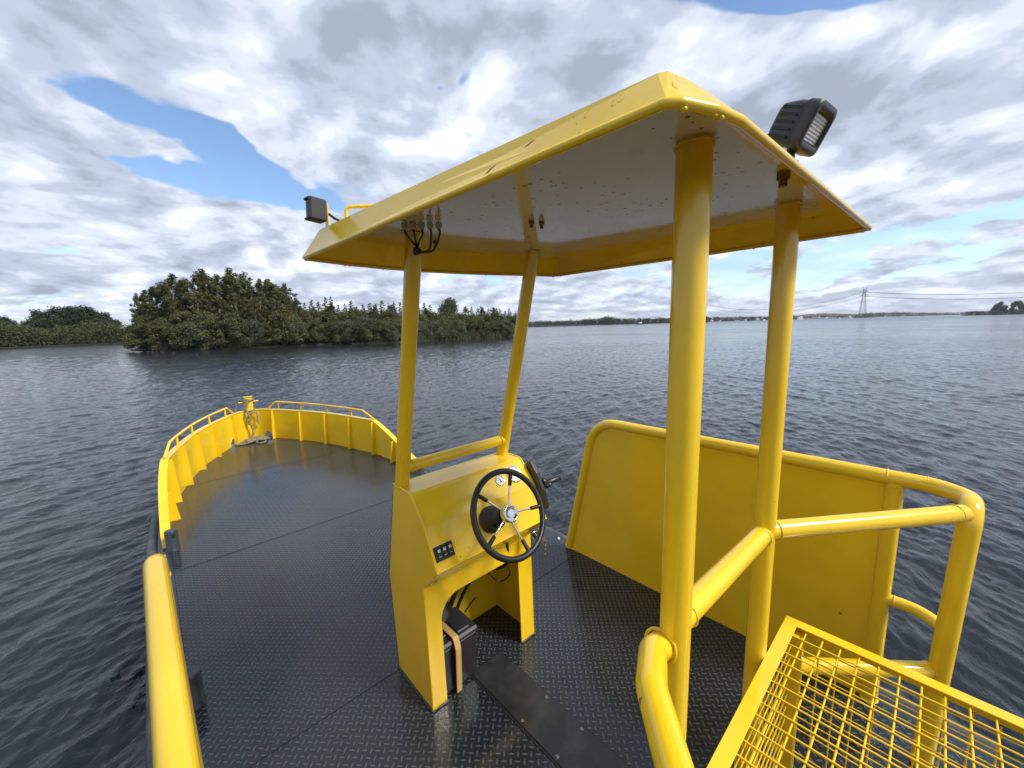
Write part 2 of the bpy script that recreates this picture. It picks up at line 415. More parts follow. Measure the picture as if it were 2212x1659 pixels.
spk = nt.m('MULTIPLY', nt.ramp(nt.noise(co, 70, 1, .5), .80, .83), nt.ramp(nt.noise(co, 5, 2, .5), .5, .6))
base = nt.mix(nt.m('MULTIPLY', spk, .6), base, (.25, .25, .24))
nt.put(b.inputs['Base Color'], base); nt.put(b.inputs['Roughness'], nt.m('ADD', nt.ramp(n_, .3, .7, .12, .19), nt.m('MULTIPLY', nt.ramp(n2_, .5, .8), .10)))
p_ = bump(nt, b, nt.noise(co, 4, 3, .5), .003, .35)
bump(nt, b, lz, .0050, 1.0, p_)
GREY, nt, b = mat('grey_deck_paint', rough=.3, coat=.1); co = obj_co(nt)
nt.put(b.inputs['Base Color'], nt.mix(nt.ramp(nt.noise(co, 12, 5, .6), .4, .75), (.016, .022, .029), (.032, .038, .043)))
bump(nt, b, nt.noise(co, 40, 3, .5), .001, .4)
PLATE, nt, b = mat('cover_plate_paint', rough=.42); co = obj_co(nt)
nt.put(b.inputs['Base Color'], nt.mix(nt.ramp(nt.noise(co, 9, 6, .65), .42, .72), (.013, .017, .019), (.032, .034, .032)))
nt.put(b.inputs['Roughness'], nt.ramp(nt.noise(co, 5, 4, .6), .3, .7, .3, .6))
SEAM_SLOT = mat('seam_and_slot_shade', (.006,.007,.008), .6)[0]  # deck joints, and the painted shade of the rear lamp's slots
RUB, nt, b = mat('rubber_fender', (.045,.046,.05), .55); co = obj_co(nt)
nt.put(b.inputs['Base Color'], nt.mix(nt.ramp(nt.noise(co, 8, 5, .6), .3, .7), (.035,.037,.042), (.085,.085,.088))); bump(nt, b, nt.noise(co, 30, 3), .002, .3)
BLK, nt, b = mat('black_plastic', (.014,.014,.015), .38); co = obj_co(nt); bump(nt, b, nt.noise(co, 220, 2), .0005, .4)
BLKM = mat('black_cast', (.022,.024,.027), .5)[0]
RIM, nt, b = mat('wheel_rubber', (.012,.012,.012), .42); co = obj_co(nt)
bump(nt, b, nt.n('ShaderNodeTexVoronoi').outputs[0] if False else nt.noise(co, 420, 1), .0006, .5)
CHR, nt, b = mat('polished_steel', (.78,.78,.76), .10, 1.0); co = obj_co(nt); nt.put(b.inputs['Roughness'], nt.ramp(nt.noise(co, 30, 4), .3, .7, .06, .2))
ZINC = mat('zinc_bolt', (.62,.62,.6), .3, 1.0)[0]
RUST, nt, b = mat('rusty_bolt', (.14,.06,.025), .7, .3); co = obj_co(nt); nt.put(b.inputs['Base Color'], nt.mix(nt.ramp(nt.noise(co, 200, 4), .4, .6), (.10,.04,.018), (.30,.20,.10)))
GLASS = mat('gauge_glass', (.55,.58,.6), .06)[0]; DIAL = mat('gauge_dial', (.70,.71,.70), .25, coat=1.0)[0]
INK = mat('dial_ink', (.02,.02,.02), .5)[0]; PALE = mat('switch_legend', (.62,.63,.62), .4)[0]
LENS, nt, b = mat('lamp_lens', (.42,.43,.43), .12, coat=1.0); co = obj_co(nt)
wv = nt.n('ShaderNodeTexWave', bands_direction='Z'); nt.put(wv.inputs['Vector'], co); wv.inputs['Scale'].default_value = 55; wv.inputs['Distortion'].default_value = .6
nt.put(b.inputs['Base Color'], nt.mix(wv.outputs['Fac'], (.16,.165,.17), (.62,.63,.64))); bump(nt, b, wv.outputs['Fac'], .002, .6)
ROPE, nt, b = mat('hemp_rope', (.22,.18,.10), .85); co = obj_co(nt)
wv = nt.n('ShaderNodeTexWave', bands_direction='DIAGONAL'); nt.put(wv.inputs['Vector'], co); wv.inputs['Scale'].default_value = 28; wv.inputs['Distortion'].default_value = 2.5
nt.put(b.inputs['Base Color'], nt.mix(wv.outputs['Fac'], (.10,.075,.035), (.42,.36,.23))); bump(nt, b, wv.outputs['Fac'], .006, 1.0)
STRAP, nt, b = mat('strap_webbing', (.52,.36,.12), .7); co = obj_co(nt)
bump(nt, b, nt.noise(co, 300, 2), .0006, .6); STRE = mat('strap_edge', (.30,.05,.02), .7)[0]
RED = mat('red_plastic', (.42,.03,.015), .4)[0]; ALU = mat('aluminium', (.7,.71,.7), .35, 1.0)[0]
NYL = mat('nylon_gland', (.35,.33,.27), .5)[0]

# ------------------------------------------------------------------ the boat (boat frame: +Y bow, +X starboard, z = 0 deck)
WATER = -0.45
boat = tag(empty('workboat', (0, 0, 0)), 'yellow steel workboat with dark chequer plate deck, open helm console and canopy on four posts', 'workboat')
PLAN = [(1.12,-.30),(1.12,1.0),(1.12,2.6),(1.12,4.1),(1.075,5.0),(.985,5.42),(.87,5.85),(.73,6.27),(.58,6.6),(.42,6.9),(.26,7.16),(.12,7.33),(0,7.385)]
half = spline([(x, y, 0) for x, y in PLAN], .04)
inner = half + [V(-p.x, p.y, 0) for p in half[::-1][1:]]            # deck edge, starboard stern -> bow -> port stern
def offset(path, d, z=0.0):
    out = []
    for i, p in enumerate(path):
        t = (path[min(i+1, len(path)-1)] - path[max(i-1, 0)]).normalized(); nrm = V(t.y, -t.x, 0)
        out.append(V(p.x, p.y, z) + nrm*d)
    return out
outer = offset(inner, .085)
ALUD = mat('dull_screw', (.22,.22,.21), .5, .8)[0]
# deck
mb = MB(); mb.add([p for p in inner], [tuple(range(len(inner)))]); 
deck = mb.build('deck', [DECK], boat)
mb = MB(); n = len(inner)
A_, B_ = offset(inner, 0.002, -.002), offset(inner, .085, -.002)
mb.add(A_+B_, [(i, i+n, i+n+1, i+1) for i in range(n-1)], 0, True)
flange = mb.build('deck_flange', [GREY], boat)
bb = MB(); acc = 0.0
for i in range(1, n):
    acc += (inner[i]-inner[i-1]).length
    if acc > .195:
        acc = 0; q = offset(inner, .05)[i] if False else None
        t = (inner[min(i+1, n-1)]-inner[i-1]).normalized(); c = inner[i] + V(t.y, -t.x, 0)*.047
        bb.lathe([(.0125, -.002), (.0125, .003), (.0085, .0035), (.0085, .009), (.006, .011)], c, n=12)
bb.build('flange_bolt', [ZINC], boat, label='row of bright bolts along the dark deck flange')['kind'] = 'stuff'
# seams and centre cover
for y0 in (1.70, 3.60, 5.61):
    xr = 1.10 if y0 < 5 else .93
    MB().box((0, y0, .0008), (2*xr, .0042, .0014)).build('deck_seam', [SEAM_SLOT], deck)
mb = MB(); mb.box((.005, .62, .0015), (.205, 1.62, .003)); mb.build('cover_gap', [SEAM_SLOT], deck)
mb = MB(); mb.box((.008, .62, .004), (.188, 1.60, .005)); cover = mb.build('centre_cover_plate', [PLATE], boat)
for yy in (1.28, 1.08, .88, .66):
    for xx in (-.07, .086): MB().lathe([(.0075, .0062), (.0075, .0072), (.004, .0072), (.0035, .0066)], (xx, yy, 0), n=12).build('cover_screw', [PLATE if yy > 1.2 else ALUD], cover)
# hull and rubbing strake
mb = MB(); H0, H1, H2 = offset(inner, .086, -.004), offset(inner, .075, -.25), offset(inner, -.05, -1.0)
mb.add(H0+H1+H2, [(i, i+1, i+n+1, i+n) for i in range(n-1)] + [(i+n, i+n+1, i+2*n+1, i+2*n) for i in range(n-1)], 0, True)
mb.add([H0[0], H0[-1], H2[-1], H2[0]], [(0, 1, 2, 3)])
mb.build('hull', [GREY], boat)
mb = MB(); mb.tube(offset(inner, .118, -.045)[::2], .042, 14, sx=1.0); mb.build('rubber_fender', [RUB], boat)

# bow bulwark
def curve_at(y, side=1):
    for a, b in zip(half, half[1:]):
        if a.y <= y <= b.y:
            t = (y-a.y)/(b.y-a.y+1e-9); p = a.lerp(b, t); tg = (b-a).normalized(); break
    else: p = half[-1]; tg = V(-1, 0, 0)
    nr = V(tg.y, -tg.x, 0)
    if side < 0: return V(-p.x, p.y, 0), V(-nr.x, nr.y, 0)
    return p.copy(), nr
YK, YE = 5.14, 4.13
def HB(y): return .462 if y >= YK else .095 + (.462-.095)*(y-YE)/(YK-YE)
bw = [p for p in inner if p.y >= YE+.02]
st, sn = curve_at(YE, 1); en, _ = curve_at(YE, -1)
bw = [st] + bw + [en]
# finer path for the mooring holes
fine = []
for a, b in zip(bw, bw[1:]):
    k_ = max(1, int((b-a).length/.012))
    fine += [a.lerp(b, j/k_) for j in range(k_)]
fine.append(bw[-1])
HOLES = [V(-.30, 7.10, 0), V(.205, 7.235, 0)]
def bot(p):
    z = -.001
    for h in HOLES:
        d = (V(p.x, p.y, 0)-h).length
        if d < .078: z = .118*math.sqrt(max(0, 1-(d/.078)**2))
    return z
mb = MB(); N = len(fine)
for off in (0.0, .007):
    q = offset(fine, off)
    lo = [V(p.x, p.y, bot(fine[i])) for i, p in enumerate(q)]; hi = [V(p.x, p.y, HB(fine[i].y)) for i, p in enumerate(q)]
    f = [(i, i+1, i+N+1, i+N) for i in range(N-1)]
    mb.add(lo+hi, f if off == 0 else [g[::-1] for g in f], 0, True)
q0, q1 = offset(fine, 0.0), offset(fine, .007)
mb.add([V(p.x, p.y, bot(p)) for p in fine]+[V(p.x, p.y, bot(fine[i])) for i, p in enumerate(q1)], [(i, i+N, i+N+1, i+1) for i in range(N-1)], 0, True)
bul = mb.build('bow_bulwark', [YEL], boat)
mb = MB(); c0, c1 = offset(fine[::3]+[fine[-1]], -.006), offset(fine[::3]+[fine[-1]], .058); src = fine[::3]+[fine[-1]]; N2 = len(src)
tops = [[V(p.x, p.y, HB(src[i].y)+dz_) for i, p in enumerate(c)] for c, dz_ in ((c0, 0), (c0, .008), (c1, .008), (c1, 0))]
vs = [p for r_ in tops for p in r_]; fs = []
for k_ in range(4):
    k2 = (k_+1) % 4
    fs += [(k_*N2+i, k_*N2+i+1, k2*N2+i+1, k2*N2+i) for i in range(N2-1)]
mb.add(vs, fs)
for e_, s_ in ((0, 1), (N2-1, -1)):             # short end plates down to the deck
    a, b = tops[1][e_], tops[2][e_]
    mb.add([a, b, V(b.x, b.y-.05, 0.0), V(a.x, a.y-.05, 0.0)], [(0, 1, 2, 3)])
    a2, b2 = tops[0][e_], tops[3][e_]
    mb.add([a2+V(0,.006,0), b2+V(0,.006,0), V(b.x, b.y-.044, 0.0), V(a.x, a.y-.044, 0.0)], [(3, 2, 1, 0)])
mb.build('bulwark_cap', [YEL], boat, bevel=.002)
for sd_ in (1, -1):
    for k_, yy in enumerate((7.14, 6.66, 6.17, 5.64, 5.13, 4.64)):
        p, nr = curve_at(yy, sd_); t = V(-nr.y, nr.x, 0); h = HB(yy)-.004
        mb = MB(); ins = -nr
        d0, d1 = .036, .064
        if yy < 5: d1 = .07
        a, b = p + ins*.0, p + ins*d0; c, d = p + ins*d1, p.copy()
        # folded rib: one plate square to the bulwark, one leaning back to it
        P1 = [a+V(0,0,h), b+V(0,0,h), c+V(0,0,.0), d+V(0,0,.0)]
        sgn = -1 if sd_ > 0 else 1
        mb.prism(P1, t*.006*sgn)
        back = t*(-.10)*sgn
        mb.prism([b+V(0,0,h), c, p+back*1.0+ins*.004, p+back*.45+ins*.004+V(0,0,h)], nr*.004) if False else None
        mb.build('bulwark_rib', [YEL], bul)
for h in HOLES:
    mb = MB(); pth = []
    idx = min(range(N), key=lambda i: (fine[i]-h).length)
    for j in range(-7, 8):
        p = fine[max(0, min(N-1, idx+j))]
        if (V(p.x, p.y, 0)-h).length < .082: pth.append(V(p.x, p.y, max(.0, bot(p))))
    p0 = fine[idx]; tg = (fine[idx+1]-fine[idx-1]).normalized()
    pth = [p0 + tg*(.078*math.cos(a)) + V(0, 0, .118*math.sin(a)) for a in [math.pi*i/16 for i in range(17)]]
    mb.tube(pth, .006, 8); mb.build('mooring_hole_rim', [YEL], bul)

# hand rails on the bow bulwark
def rail(side):
    ys = [7.23, 7.10, 6.66, 6.17, 5.64, 5.38, 5.14]; zs = [.475, .59, .585, .58, .58, .58, .475]
    pts = []
    for yy, zz in zip(ys, zs):
        p, nr = curve_at(yy, side); pts.append(p + nr*.028 + V(0, 0, zz))
    P_ = []
    mid = spline([tuple(q) for q in pts[1:6]], .08)
    path = fillet([pts[0]] + mid + [pts[6]], .05, 4) if False else [pts[0], pts[0].lerp(pts[1], .9)] + mid + [mid[-1].lerp(pts[6], .1), pts[6]]
    r_ = MB().tube(path, .0135, 10).build('bow_rail', [YEL], boat)
    for yy in (7.06, 6.66, 6.17, 5.64):
        p, nr = curve_at(yy, side); q = p + nr*.028
        MB().tube([q+V(0,0,.466), q+V(0,0,.58)], .0125, 8).build('rail_stanchion', [YEL], r_)
rail(1); rail(-1)
# samson post
mb = MB()
mb.box((0, 7.40, .565), (.105, .085, .23), bev=.012); mb.box((0, 7.40, .682), (.12, .10, .006), bev=.002)
sp_ = mb.build('samson_post', [YEL], boat)
MB().cyl((-.135, 7.40, .60), (.135, 7.40, .60), .011, 12).build('cross_pin', [YEL], sp_)

# deck bollards
for i, (x, y) in enumerate(((-1.112, 4.00), (1.112, 4.00), (-1.108, 2.2))):
    mb = MB(); r_ = .041
    mb.lathe([(r_+.005, 0), (r_+.004, .004), (r_, .008), (r_, .158), (r_-.003, .162), (r_-.006, .163)], (x, y, 0), n=32)
    b_ = mb.build('bollard', [GREY], boat)
    MB().cyl((x+.3*r_, y-.92*r_, .135), (x+.45*r_, y-1.35*r_, .135), .011, 10).build('bollard_stud', [GREY], b_)

# stern side panels with tube edging
def side_panel(s):
    X = 1.13*s
    base = [V(X, 1.795, .01), V(X, 1.565, 1.037), V(X, .06, 1.037)]
    edge = fillet(base, .20 if s > 0 else .11, 12)
    RT = .031 if s > 0 else .027
    cor = fillet([V(X, .3, 1.037), V(X, -.04, 1.037), V(X-.075*s, -.125, 1.037), V(X-.20*s, -.125, 1.037), V(X-.215*s, -.095, .0)], [.12, .09, .085], 10)
    path = edge[:-1] + cor[1:] if s > 0 else edge[:-1] + [V(X, .06, 1.037), V(X, -.30, 1.037)]
    if s > 0: path = edge[:-1] + cor
    path = [p for i, p in enumerate(path) if i == 0 or (p-path[i-1]).length > 1e-4]
    if s < 0: path = [V(p.x + max(0, 1.45-p.y)*.022, p.y, p.z) for p in path]
    tb = MB().tube(path, RT, 20)
    tb.weld(edge[1]+V(0, .001, 0), (0, -.2, 1), RT-.0005, th=.0035, seed=3); tb.weld((X if s > 0 else X+.0297, .10, 1.037), (0, 1, 0), RT-.0005, th=.0035, seed=4)
    if s > 0: tb.weld((X, -.015, 1.037), (0, 1, 0), .0305, th=.002, seed=5)
    tube_ = tb.build('panel_rail', [YEL], boat)
    poly = [V(X, .08, .0)] + [V(X, 1.795, .0)] + [p for p in edge[1:-1]] + [V(X, .08, 1.037)]
    poly = [V(p.x-.0025*s, p.y, p.z) for p in poly]
    if s < 0: poly = poly[::-1]
    MB().prism(poly, (.005, 0, 0)).build('side_panel', [YEL], boat)
    mb = MB(); mb.tube([V(X, .075, 0), V(X, .075, 1.02)], .030, 20); mb.weld((X, .075, 1.008), (0,0,1), .031, th=.0026, seed=7)
    mb.weld((X, .075, .004), (0,0,1), .031, th=.0033, seed=8); mb.build('panel_post', [YEL], boat)
    # torn weld bead at the foot of the leaning tube
    mb = MB(); rnd = random.Random(5)
    pts = [V(X-.012*s, 1.80-i*.008, .004+rnd.uniform(0, .006)) for i in range(14)]
    mb.tube(pts, [.003*rnd.uniform(.5, 1.6) for _ in pts], 6); mb.build('weld_bead', [YEL], boat)
side_panel(1); side_panel(-1)
# low curved guard tube and cross tubes at the stern corner
lowc = fillet([V(1.13, .06, .50), V(1.13, -.04, .50), V(1.055, -.125, .495), V(.93, -.115, .47)], [.13, .08], 10)
mb = MB().tube(lowc, .024, 16); mb.weld((1.13, .035, .50), (0,1,0), .025, th=.0026, seed=9); mb.build('guard_tube', [YEL], boat)

# seat: welded mesh box in angle-iron frame
ZS, X1, X0, Y1, Y0 = .605, .560, -.50, .297, -.55
mb = MB(); fw_ = .040; t_ = .005
seat = mb
def bar(a, b, w_, ax):  # flat bars mitred simply by butting
    mb.box(((a[0]+b[0])/2, (a[1]+b[1])/2, ZS), (abs(b[0]-a[0]) or w_, abs(b[1]-a[1]) or w_, t_))
bar((X0, Y1-fw_/2), (X1, Y1-fw_/2), fw_, 0); bar((X0, Y0+fw_/2), (X1, Y0+fw_/2), fw_, 0)
bar((X1-fw_/2, Y0+fw_), (X1-fw_/2, Y1-fw_), fw_, 1); bar((X0+fw_/2, Y0+fw_), (X0+fw_/2, Y1-fw_), fw_, 1)
for a, b in (((X0, Y1-.0035), (X1, Y1-.0035)), ((X0, Y0+.0035), (X1, Y0+.0035))):
    mb.box(((a[0]+b[0])/2, a[1], ZS-.0225), (b[0]-a[0]-.012, .0045, .038))
for xx in (X1-.0035, X0+.0035): mb.box((xx, (Y0+Y1)/2, ZS-.0225), (.0045, Y1-Y0-.002, .038))
seat_o = mb.build('seat_frame', [YEL], boat, bevel=.0015)
mb = MB(); wr = .0027; ix0, ix1, iy0, iy1 = X0+fw_-.006, X1-fw_+.006, Y0+fw_-.006, Y1-fw_+.006
k_ = 0; xx = X1-fw_-.052
while xx > X0+.06: mb.tube([(xx, iy0, ZS-.004), (xx, iy1, ZS-.004)], wr, 8); xx -= .0505
yy = Y1-fw_-.028
while yy > Y0+.05: mb.tube([(ix0, yy, ZS-.0095), (ix1, yy, ZS-.0095)], wr, 8); yy -= .0475
mb.build('seat_mesh', [YEL], boat)
mb = MB()   # fwd, aft and side mesh skirts
zb = .10
def skirt(ax, c, a, b):
    q = a+.04
    while q < b-.02:
        p0, p1 = ((q, c, zb), (q, c, ZS-.03)) if ax == 'x' else ((c, q, zb), (c, q, ZS-.03)); mb.tube([p0, p1], wr*.9, 6); q += .05
    zz = zb
    while zz < ZS-.03:
        p0, p1 = ((a, c-.005, zz), (b, c-.005, zz)) if ax == 'x' else ((c-.005, a, zz), (c-.005, b, zz)); mb.tube([p0, p1], wr*.9, 6); zz += .05
skirt('x', Y1-.03, X0, X1); skirt('y', X1-.03, Y0, Y1); skirt('x', Y0+.03, X0, X1); skirt('y', X0+.03, Y0, Y1)
mb.build('seat_side_mesh', [YEL], boat)
for xx, yy in ((X1-.045, Y1-.045), (X0+.045, Y1-.045), (X1-.045, Y0+.045), (X0+.045, Y0+.045)):
    MB().box((xx, yy, (ZS-.02)/2), (.04, .04, ZS-.026), bev=.003).build('seat_leg', [YEL], boat)
mb = MB().tube([V(.575, .27, .405), V(.925, -.095, .40)], .028, 18); mb.weld((.91, -.08, .40), (1,-1,0), .029, th=.0026, seed=3); mb.build('cross_tube', [YEL], boat)

# canopy posts
PR_, SR_ = V(-.3, .335, 0), V(.3, .325, 0)
ZR, ZF = 2.024, 2.044
for i, (p, q) in enumerate(((PR_, V(-.3, .335, ZR)), (SR_, V(.3, .325, ZR)), (V(-.30, 1.592, .998), V(-.315, 1.325, ZF)), (V(.30, 1.592, .998), V(.30, 1.325, ZF)))):
    mb = MB().tube([p, q], (.0318, .0300, .0315, .0315)[i], 24)
    mb.weld(q-(q-p).normalized()*.012, (q-p), .0345 if i < 2 else .0325, th=.002, seed=20+i)
    mb.weld(p+(q-p).normalized()*.004, (q-p), .0345 if i < 2 else .0325, th=.0026, seed=24+i)
    mb.build('canopy_post', [YEL], boat)
mb = MB().tube([V(-.3, 1.566, 1.088), V(.3, 1.566, 1.088)], .0265, 20); mb.weld((-.263, 1.566, 1.088), (1,0,0), .028, th=.0026); mb.weld((.263, 1.566, 1.088), (1,0,0), .028, th=.0026, seed=2)
mb.build('front_crossbar', [YEL], boat)
mb = MB().tube([V(-.3, .335, 1.055), V(.3, .325, 1.03)], .0285, 20); mb.weld((-.258, .335, 1.053), (1,0,0), .030, th=.0026); mb.weld((.262, .326, 1.03), (1,0,0), .030, th=.0026, seed=2)
mb.build('rear_crossbar', [YEL], boat)
mb = MB().tube([V(.3, .325, 1.035), V(.90, -.105, 1.03)], .029, 20); mb.weld((.33, .303, 1.034), (.6,-.43,0), .030, th=.0026); mb.weld((.875, -.085, 1.03), (.6,-.43,0), .030, th=.0028, seed=5)
mb.build('guard_rail', [YEL], boat)
prl = fillet([V(-.3, .350, 1.0), V(-.365, .352, 1.015), V(-.47, .300, 1.04), V(-.93, -.12, 1.037)], [.05, .09], 10)
mb = MB().tube(prl, .0285, 22); mb.weld((-.333, .351, 1.007), (1,0,-.2), .034, th=.0036, seed=6)
mb.build('guard_rail', [YEL], boat)

# canopy roof: shallow tray with flared skirt
RIMP = [(-.574,.254),(-.560,.240),(-.510,.219),(-.455,.208),(.555,.175),(.580,.195),(.602,.62),(.603,1.42),(.590,1.458),(.42,1.515),(.23,1.592),(.06,1.640),(-.107,1.668),(-.28,1.672),(-.45,1.652),(-.60,1.615),(-.617,1.59),(-.600,1.10)]
TOPP = [(-.526,.292),(-.521,.281),(-.49,.273),(-.445,.266),(.500,.238),(.518,.252),(.545,.62),(.548,1.385),(.538,1.408),(.39,1.455),(.21,1.525),(.05,1.565),(-.115,1.590),(-.28,1.592),(-.44,1.574),(-.565,1.530),(-.575,1.50),(-.560,1.08)]
def zt(y): return 2.020 + (y-.27)*.0195
NR = len(RIMP)
mb = MB()
lo = [V(x, y, 1.965) for x, y in RIMP]; hi = [V(x, y, zt(y)) for x, y in TOPP]
md_ = [l_.lerp(h_, .96) for l_, h_ in zip(lo, hi)]
h2 = [V(x*.985, .93+(y-.93)*.985, zt(y)) for x, y in TOPP]; 
for p, h_ in zip(md_, h2): pass
inn = lo + md_ + h2
fs = [(i, i+NR, (i+1) % NR+NR, (i+1) % NR) for i in range(NR)] + [(i+NR, i+2*NR, (i+1) % NR+2*NR, (i+1) % NR+NR) for i in range(NR)]
mb.add(inn, [f[::-1] for f in fs], 0, False); mb.add(h2, [tuple(range(NR))[::-1]], 0, False)
lo2 = [V(x*1.006, .93+(y-.93)*1.004, 1.966) for x, y in RIMP]; up2 = [p+V(0,0,.007) for p in md_]; up3 = [p+V(0,0,.006) for p in h2]
up2 = [V(p.x*1.008, .93+(p.y-.93)*1.006, p.z) for p in up2]
mb.add(lo2+up2+up3, fs, 0, False); mb.add(up3, [tuple(range(NR))], 0, False)
roof = mb.build('canopy_roof', [YELU], boat)
rim = fillet([V(x, y, 1.962) for x, y in RIMP+RIMP[:1]], .02, 3)[:-1]
mb = MB().tube(rim, .0072, 10, closed=True)
rnd = random.Random(3)
for i in range(34):    # drips along the edge bead
    k_ = rnd.randrange(len(rim)-1); a, b = rim[k_], rim[(k_+1) % len(rim)]; p = a.lerp(b, rnd.random())
    if p.y < .35 or rnd.random() < .35: mb.ball(p+V(0, 0, -.007), rnd.uniform(.002, .0045), 4, sc=(1.2, 1.2, .8))
mb.build('roof_edge_bead', [YEL], roof)
# chips with rust on the port skirt
def on_skirt(y, t): 
    a, b = V(-.590, y, 1.9665), V(-.545, y, zt(y)); return a.lerp(b, t)
for (y, t, ln, ang) in ((.482, .38, .030, .35), (.565, .03, .035, .5), (1.30, .35, .010, .8), (.40, .6, .005, 0), (.9, .5, .004, 0), (1.15, .7, .005, 0)):
    q0 = on_skirt(y, t); d_ = V(0, math.cos(ang), 0) ; up_ = (V(-.545, 0, 2.03)-V(-.590, 0, 1.9665)).normalized()
    nn = up_.cross(V(0,1,0)).normalized(); nn = nn if nn.x < 0 else -nn
    rnd = random.Random(int(y*100)); K = 9; pu, pd = [], []
    for j in range(K):
        s_ = j/(K-1); wv_ = .004*math.sin(math.pi*s_)*rnd.uniform(.4, 1.2)*(ln/.03+.3)
        c = q0 + (d_*math.cos(ang)-up_*math.sin(ang)*1.0)*(s_-.5)*ln + nn*.0042; pu.append(c+up_*wv_); pd.append(c-up_*wv_*.8)
    MB().add(pu+pd[::-1], [tuple(range(2*K))]).build('rust_chip', [RUST], roof)

# floodlights
def floodlight(front):
    t = empty('floodlight', (0,0,0)); t.parent = boat
    if front:
        c = V(-.610, 1.435, 2.093); Rm = Matrix.Rotation(R(8), 3, 'Z') @ Matrix.Rotation(R(3), 3, 'Y')
        def T(p): return Rm @ Vector(p) + c
        mb = MB()
        mb.box(T((0, .006, 0)), (.050, .030, .062), Rm, bev=.007); mb.box(T((-.001, .008, .031)), (.058, .036, .010), Rm, bev=.004); mb.box(T((-.001, .008, -.031)), (.056, .036, .010), Rm, bev=.004)
        mb.box(T((0, -.012, 0)), (.056, .012, .070), Rm, bev=.004)
        mb.build('lamp_housing', [BLKM], t)
        mb = MB().box(T((0, .023, 0)), (.046, .006, .052), Rm, bev=.003); mb.build('lamp_lens', [LENS], t)
        mb = MB(); mb.box((-.572, 1.452, 2.062), (.005, .030, .115), bev=.001); mb.cyl((-.575, 1.452, 2.093), (-.562, 1.452, 2.093), .006, 10); mb.build('lamp_bracket', [YEL], t)
        mb = MB().tube(spline([(-.570, 1.44, 2.088), (-.545, 1.42, 2.066), (-.50, 1.38, 2.060), (-.45, 1.34, 2.078), (-.43, 1.31, 2.098)], .01), .0042, 8); mb.ball((-.428, 1.308, 2.1), .008, 5); mb.build('lamp_cable', [BLK], t)
    else:
        c = V(.020, .240, 2.103); Rm = Matrix.Rotation(R(-7), 3, 'Z') @ Matrix.Rotation(R(27), 3, 'X')
        def T(p): return Rm @ (Vector(p)*.82) + c
        # housing: rounded slab, slot shade laid on as dark bars, lens aft (-Y local)
        mb = MB(); W_, D_, H_ = .118, .062, .112; K8 = .82
        def ring(y, w_, h_, r_):
            P_ = []
            for cx, cz, a0 in ((w_/2-r_, h_/2-r_, 0), (-w_/2+r_, h_/2-r_, 90), (-w_/2+r_, -h_/2+r_, 180), (w_/2-r_, -h_/2+r_, 270)):
                for j in range(5): a = R(a0+22.5*j); P_.append(T((cx+r_*math.cos(a), y, cz+r_*math.sin(a))))
            return P_
        secs = [(.066, W_*.66, H_*.70, .022), (.060, W_*.78, H_*.82, .024), (.020, W_*.92, H_*.94, .022), (-.002, W_*.93, H_*.95, .022), (-.003, W_, H_, .022), (-.028, W_, H_, .022), (-.034, W_*.96, H_*.96, .02), (-.034, W_*.78, H_*.62, .008), (-.022, W_*.74, H_*.56, .006)]
        rs = [ring(*s_) for s_ in secs]; k_ = len(rs[0]); vs = [p for r_ in rs for p in r_]
        mb.add(vs, [(i*k_+j, (i+1)*k_+j, (i+1)*k_+(j+1) % k_, i*k_+(j+1) % k_) for i in range(len(rs)-1) for j in range(k_)] + [tuple(range(k_))], 0, True)
        for zz in (-.036, -.018, 0, .018, .036):
            for sx_ in (-1, 1):
                mb.box(T((sx_*.0506, .032, zz*.92)), (.004, .040, .0062), Rm @ Matrix.Rotation(R(8*sx_), 3, 'Z'), mi=1, bev=.001)
            mb.box(T((0, .0655, zz*.8)), (.055, .003, .0055), Rm, mi=1)
        mb.box(T((0, .010, -.058)), (.025, .025, .015), Rm, bev=.004)
        mb.build('lamp_housing', [BLKM, SEAM_SLOT], t)
        mb = MB().box(T((0, -.0235, 0)), (W_*.735*K8, .006, H_*.56*K8), Rm, bev=.002); mb.build('lamp_lens', [LENS], t, origin=c)
        mb = MB(); b0 = T((0, .010, -.062)); base = V(.005, .265, zt(.265)+.007)
        mb.box((b0+base)/2, (.028, .026, (b0-base).length+.006), Matrix.Rotation(R(-5), 3, 'Y'), bev=.004); mb.cyl(base, base+V(0,0,.008), .022, 16)
        mb.build('lamp_bracket', [BLKM], t)
        mb = MB(); mb.cyl(b0+V(-.024, 0, .0), b0+V(-.014, 0, .0), .012, 14, bev=.002); mb.cyl(b0+V(-.028, 0, .0), b0+V(-.023, 0, .0), .007, 6); mb.build('bracket_bolt', [ZINC], t)
        mb = MB(); mb.cyl((0, .268, zt(.268)-.018), (0, .268, zt(.268)), .013, 6, sm=False); mb.cyl((0, .268, zt(.268)-.032), (0, .268, zt(.268)-.018), .0085, 8); mb.build('mounting_nut', [RUST], t)
        mb = MB().tube(spline([T((-.04, .056, -.03)), T((-.05, .070, -.045)), (-.055, .29, 2.045), (-.08, .33, 2.030)], .01), .004, 8); mb.build('lamp_cable', [BLK], t)
    return t
floodlight(True); floodlight(False)
mb = MB().tube(fillet([V(-.528, 1.400, 2.035), V(-.524, 1.400, 2.108), V(-.44, 1.33, 2.112), V(-.43, 1.325, 2.050)], [.018, .02], 8), .0062, 10); mb.build('cable_hoop', [YEL], boat)
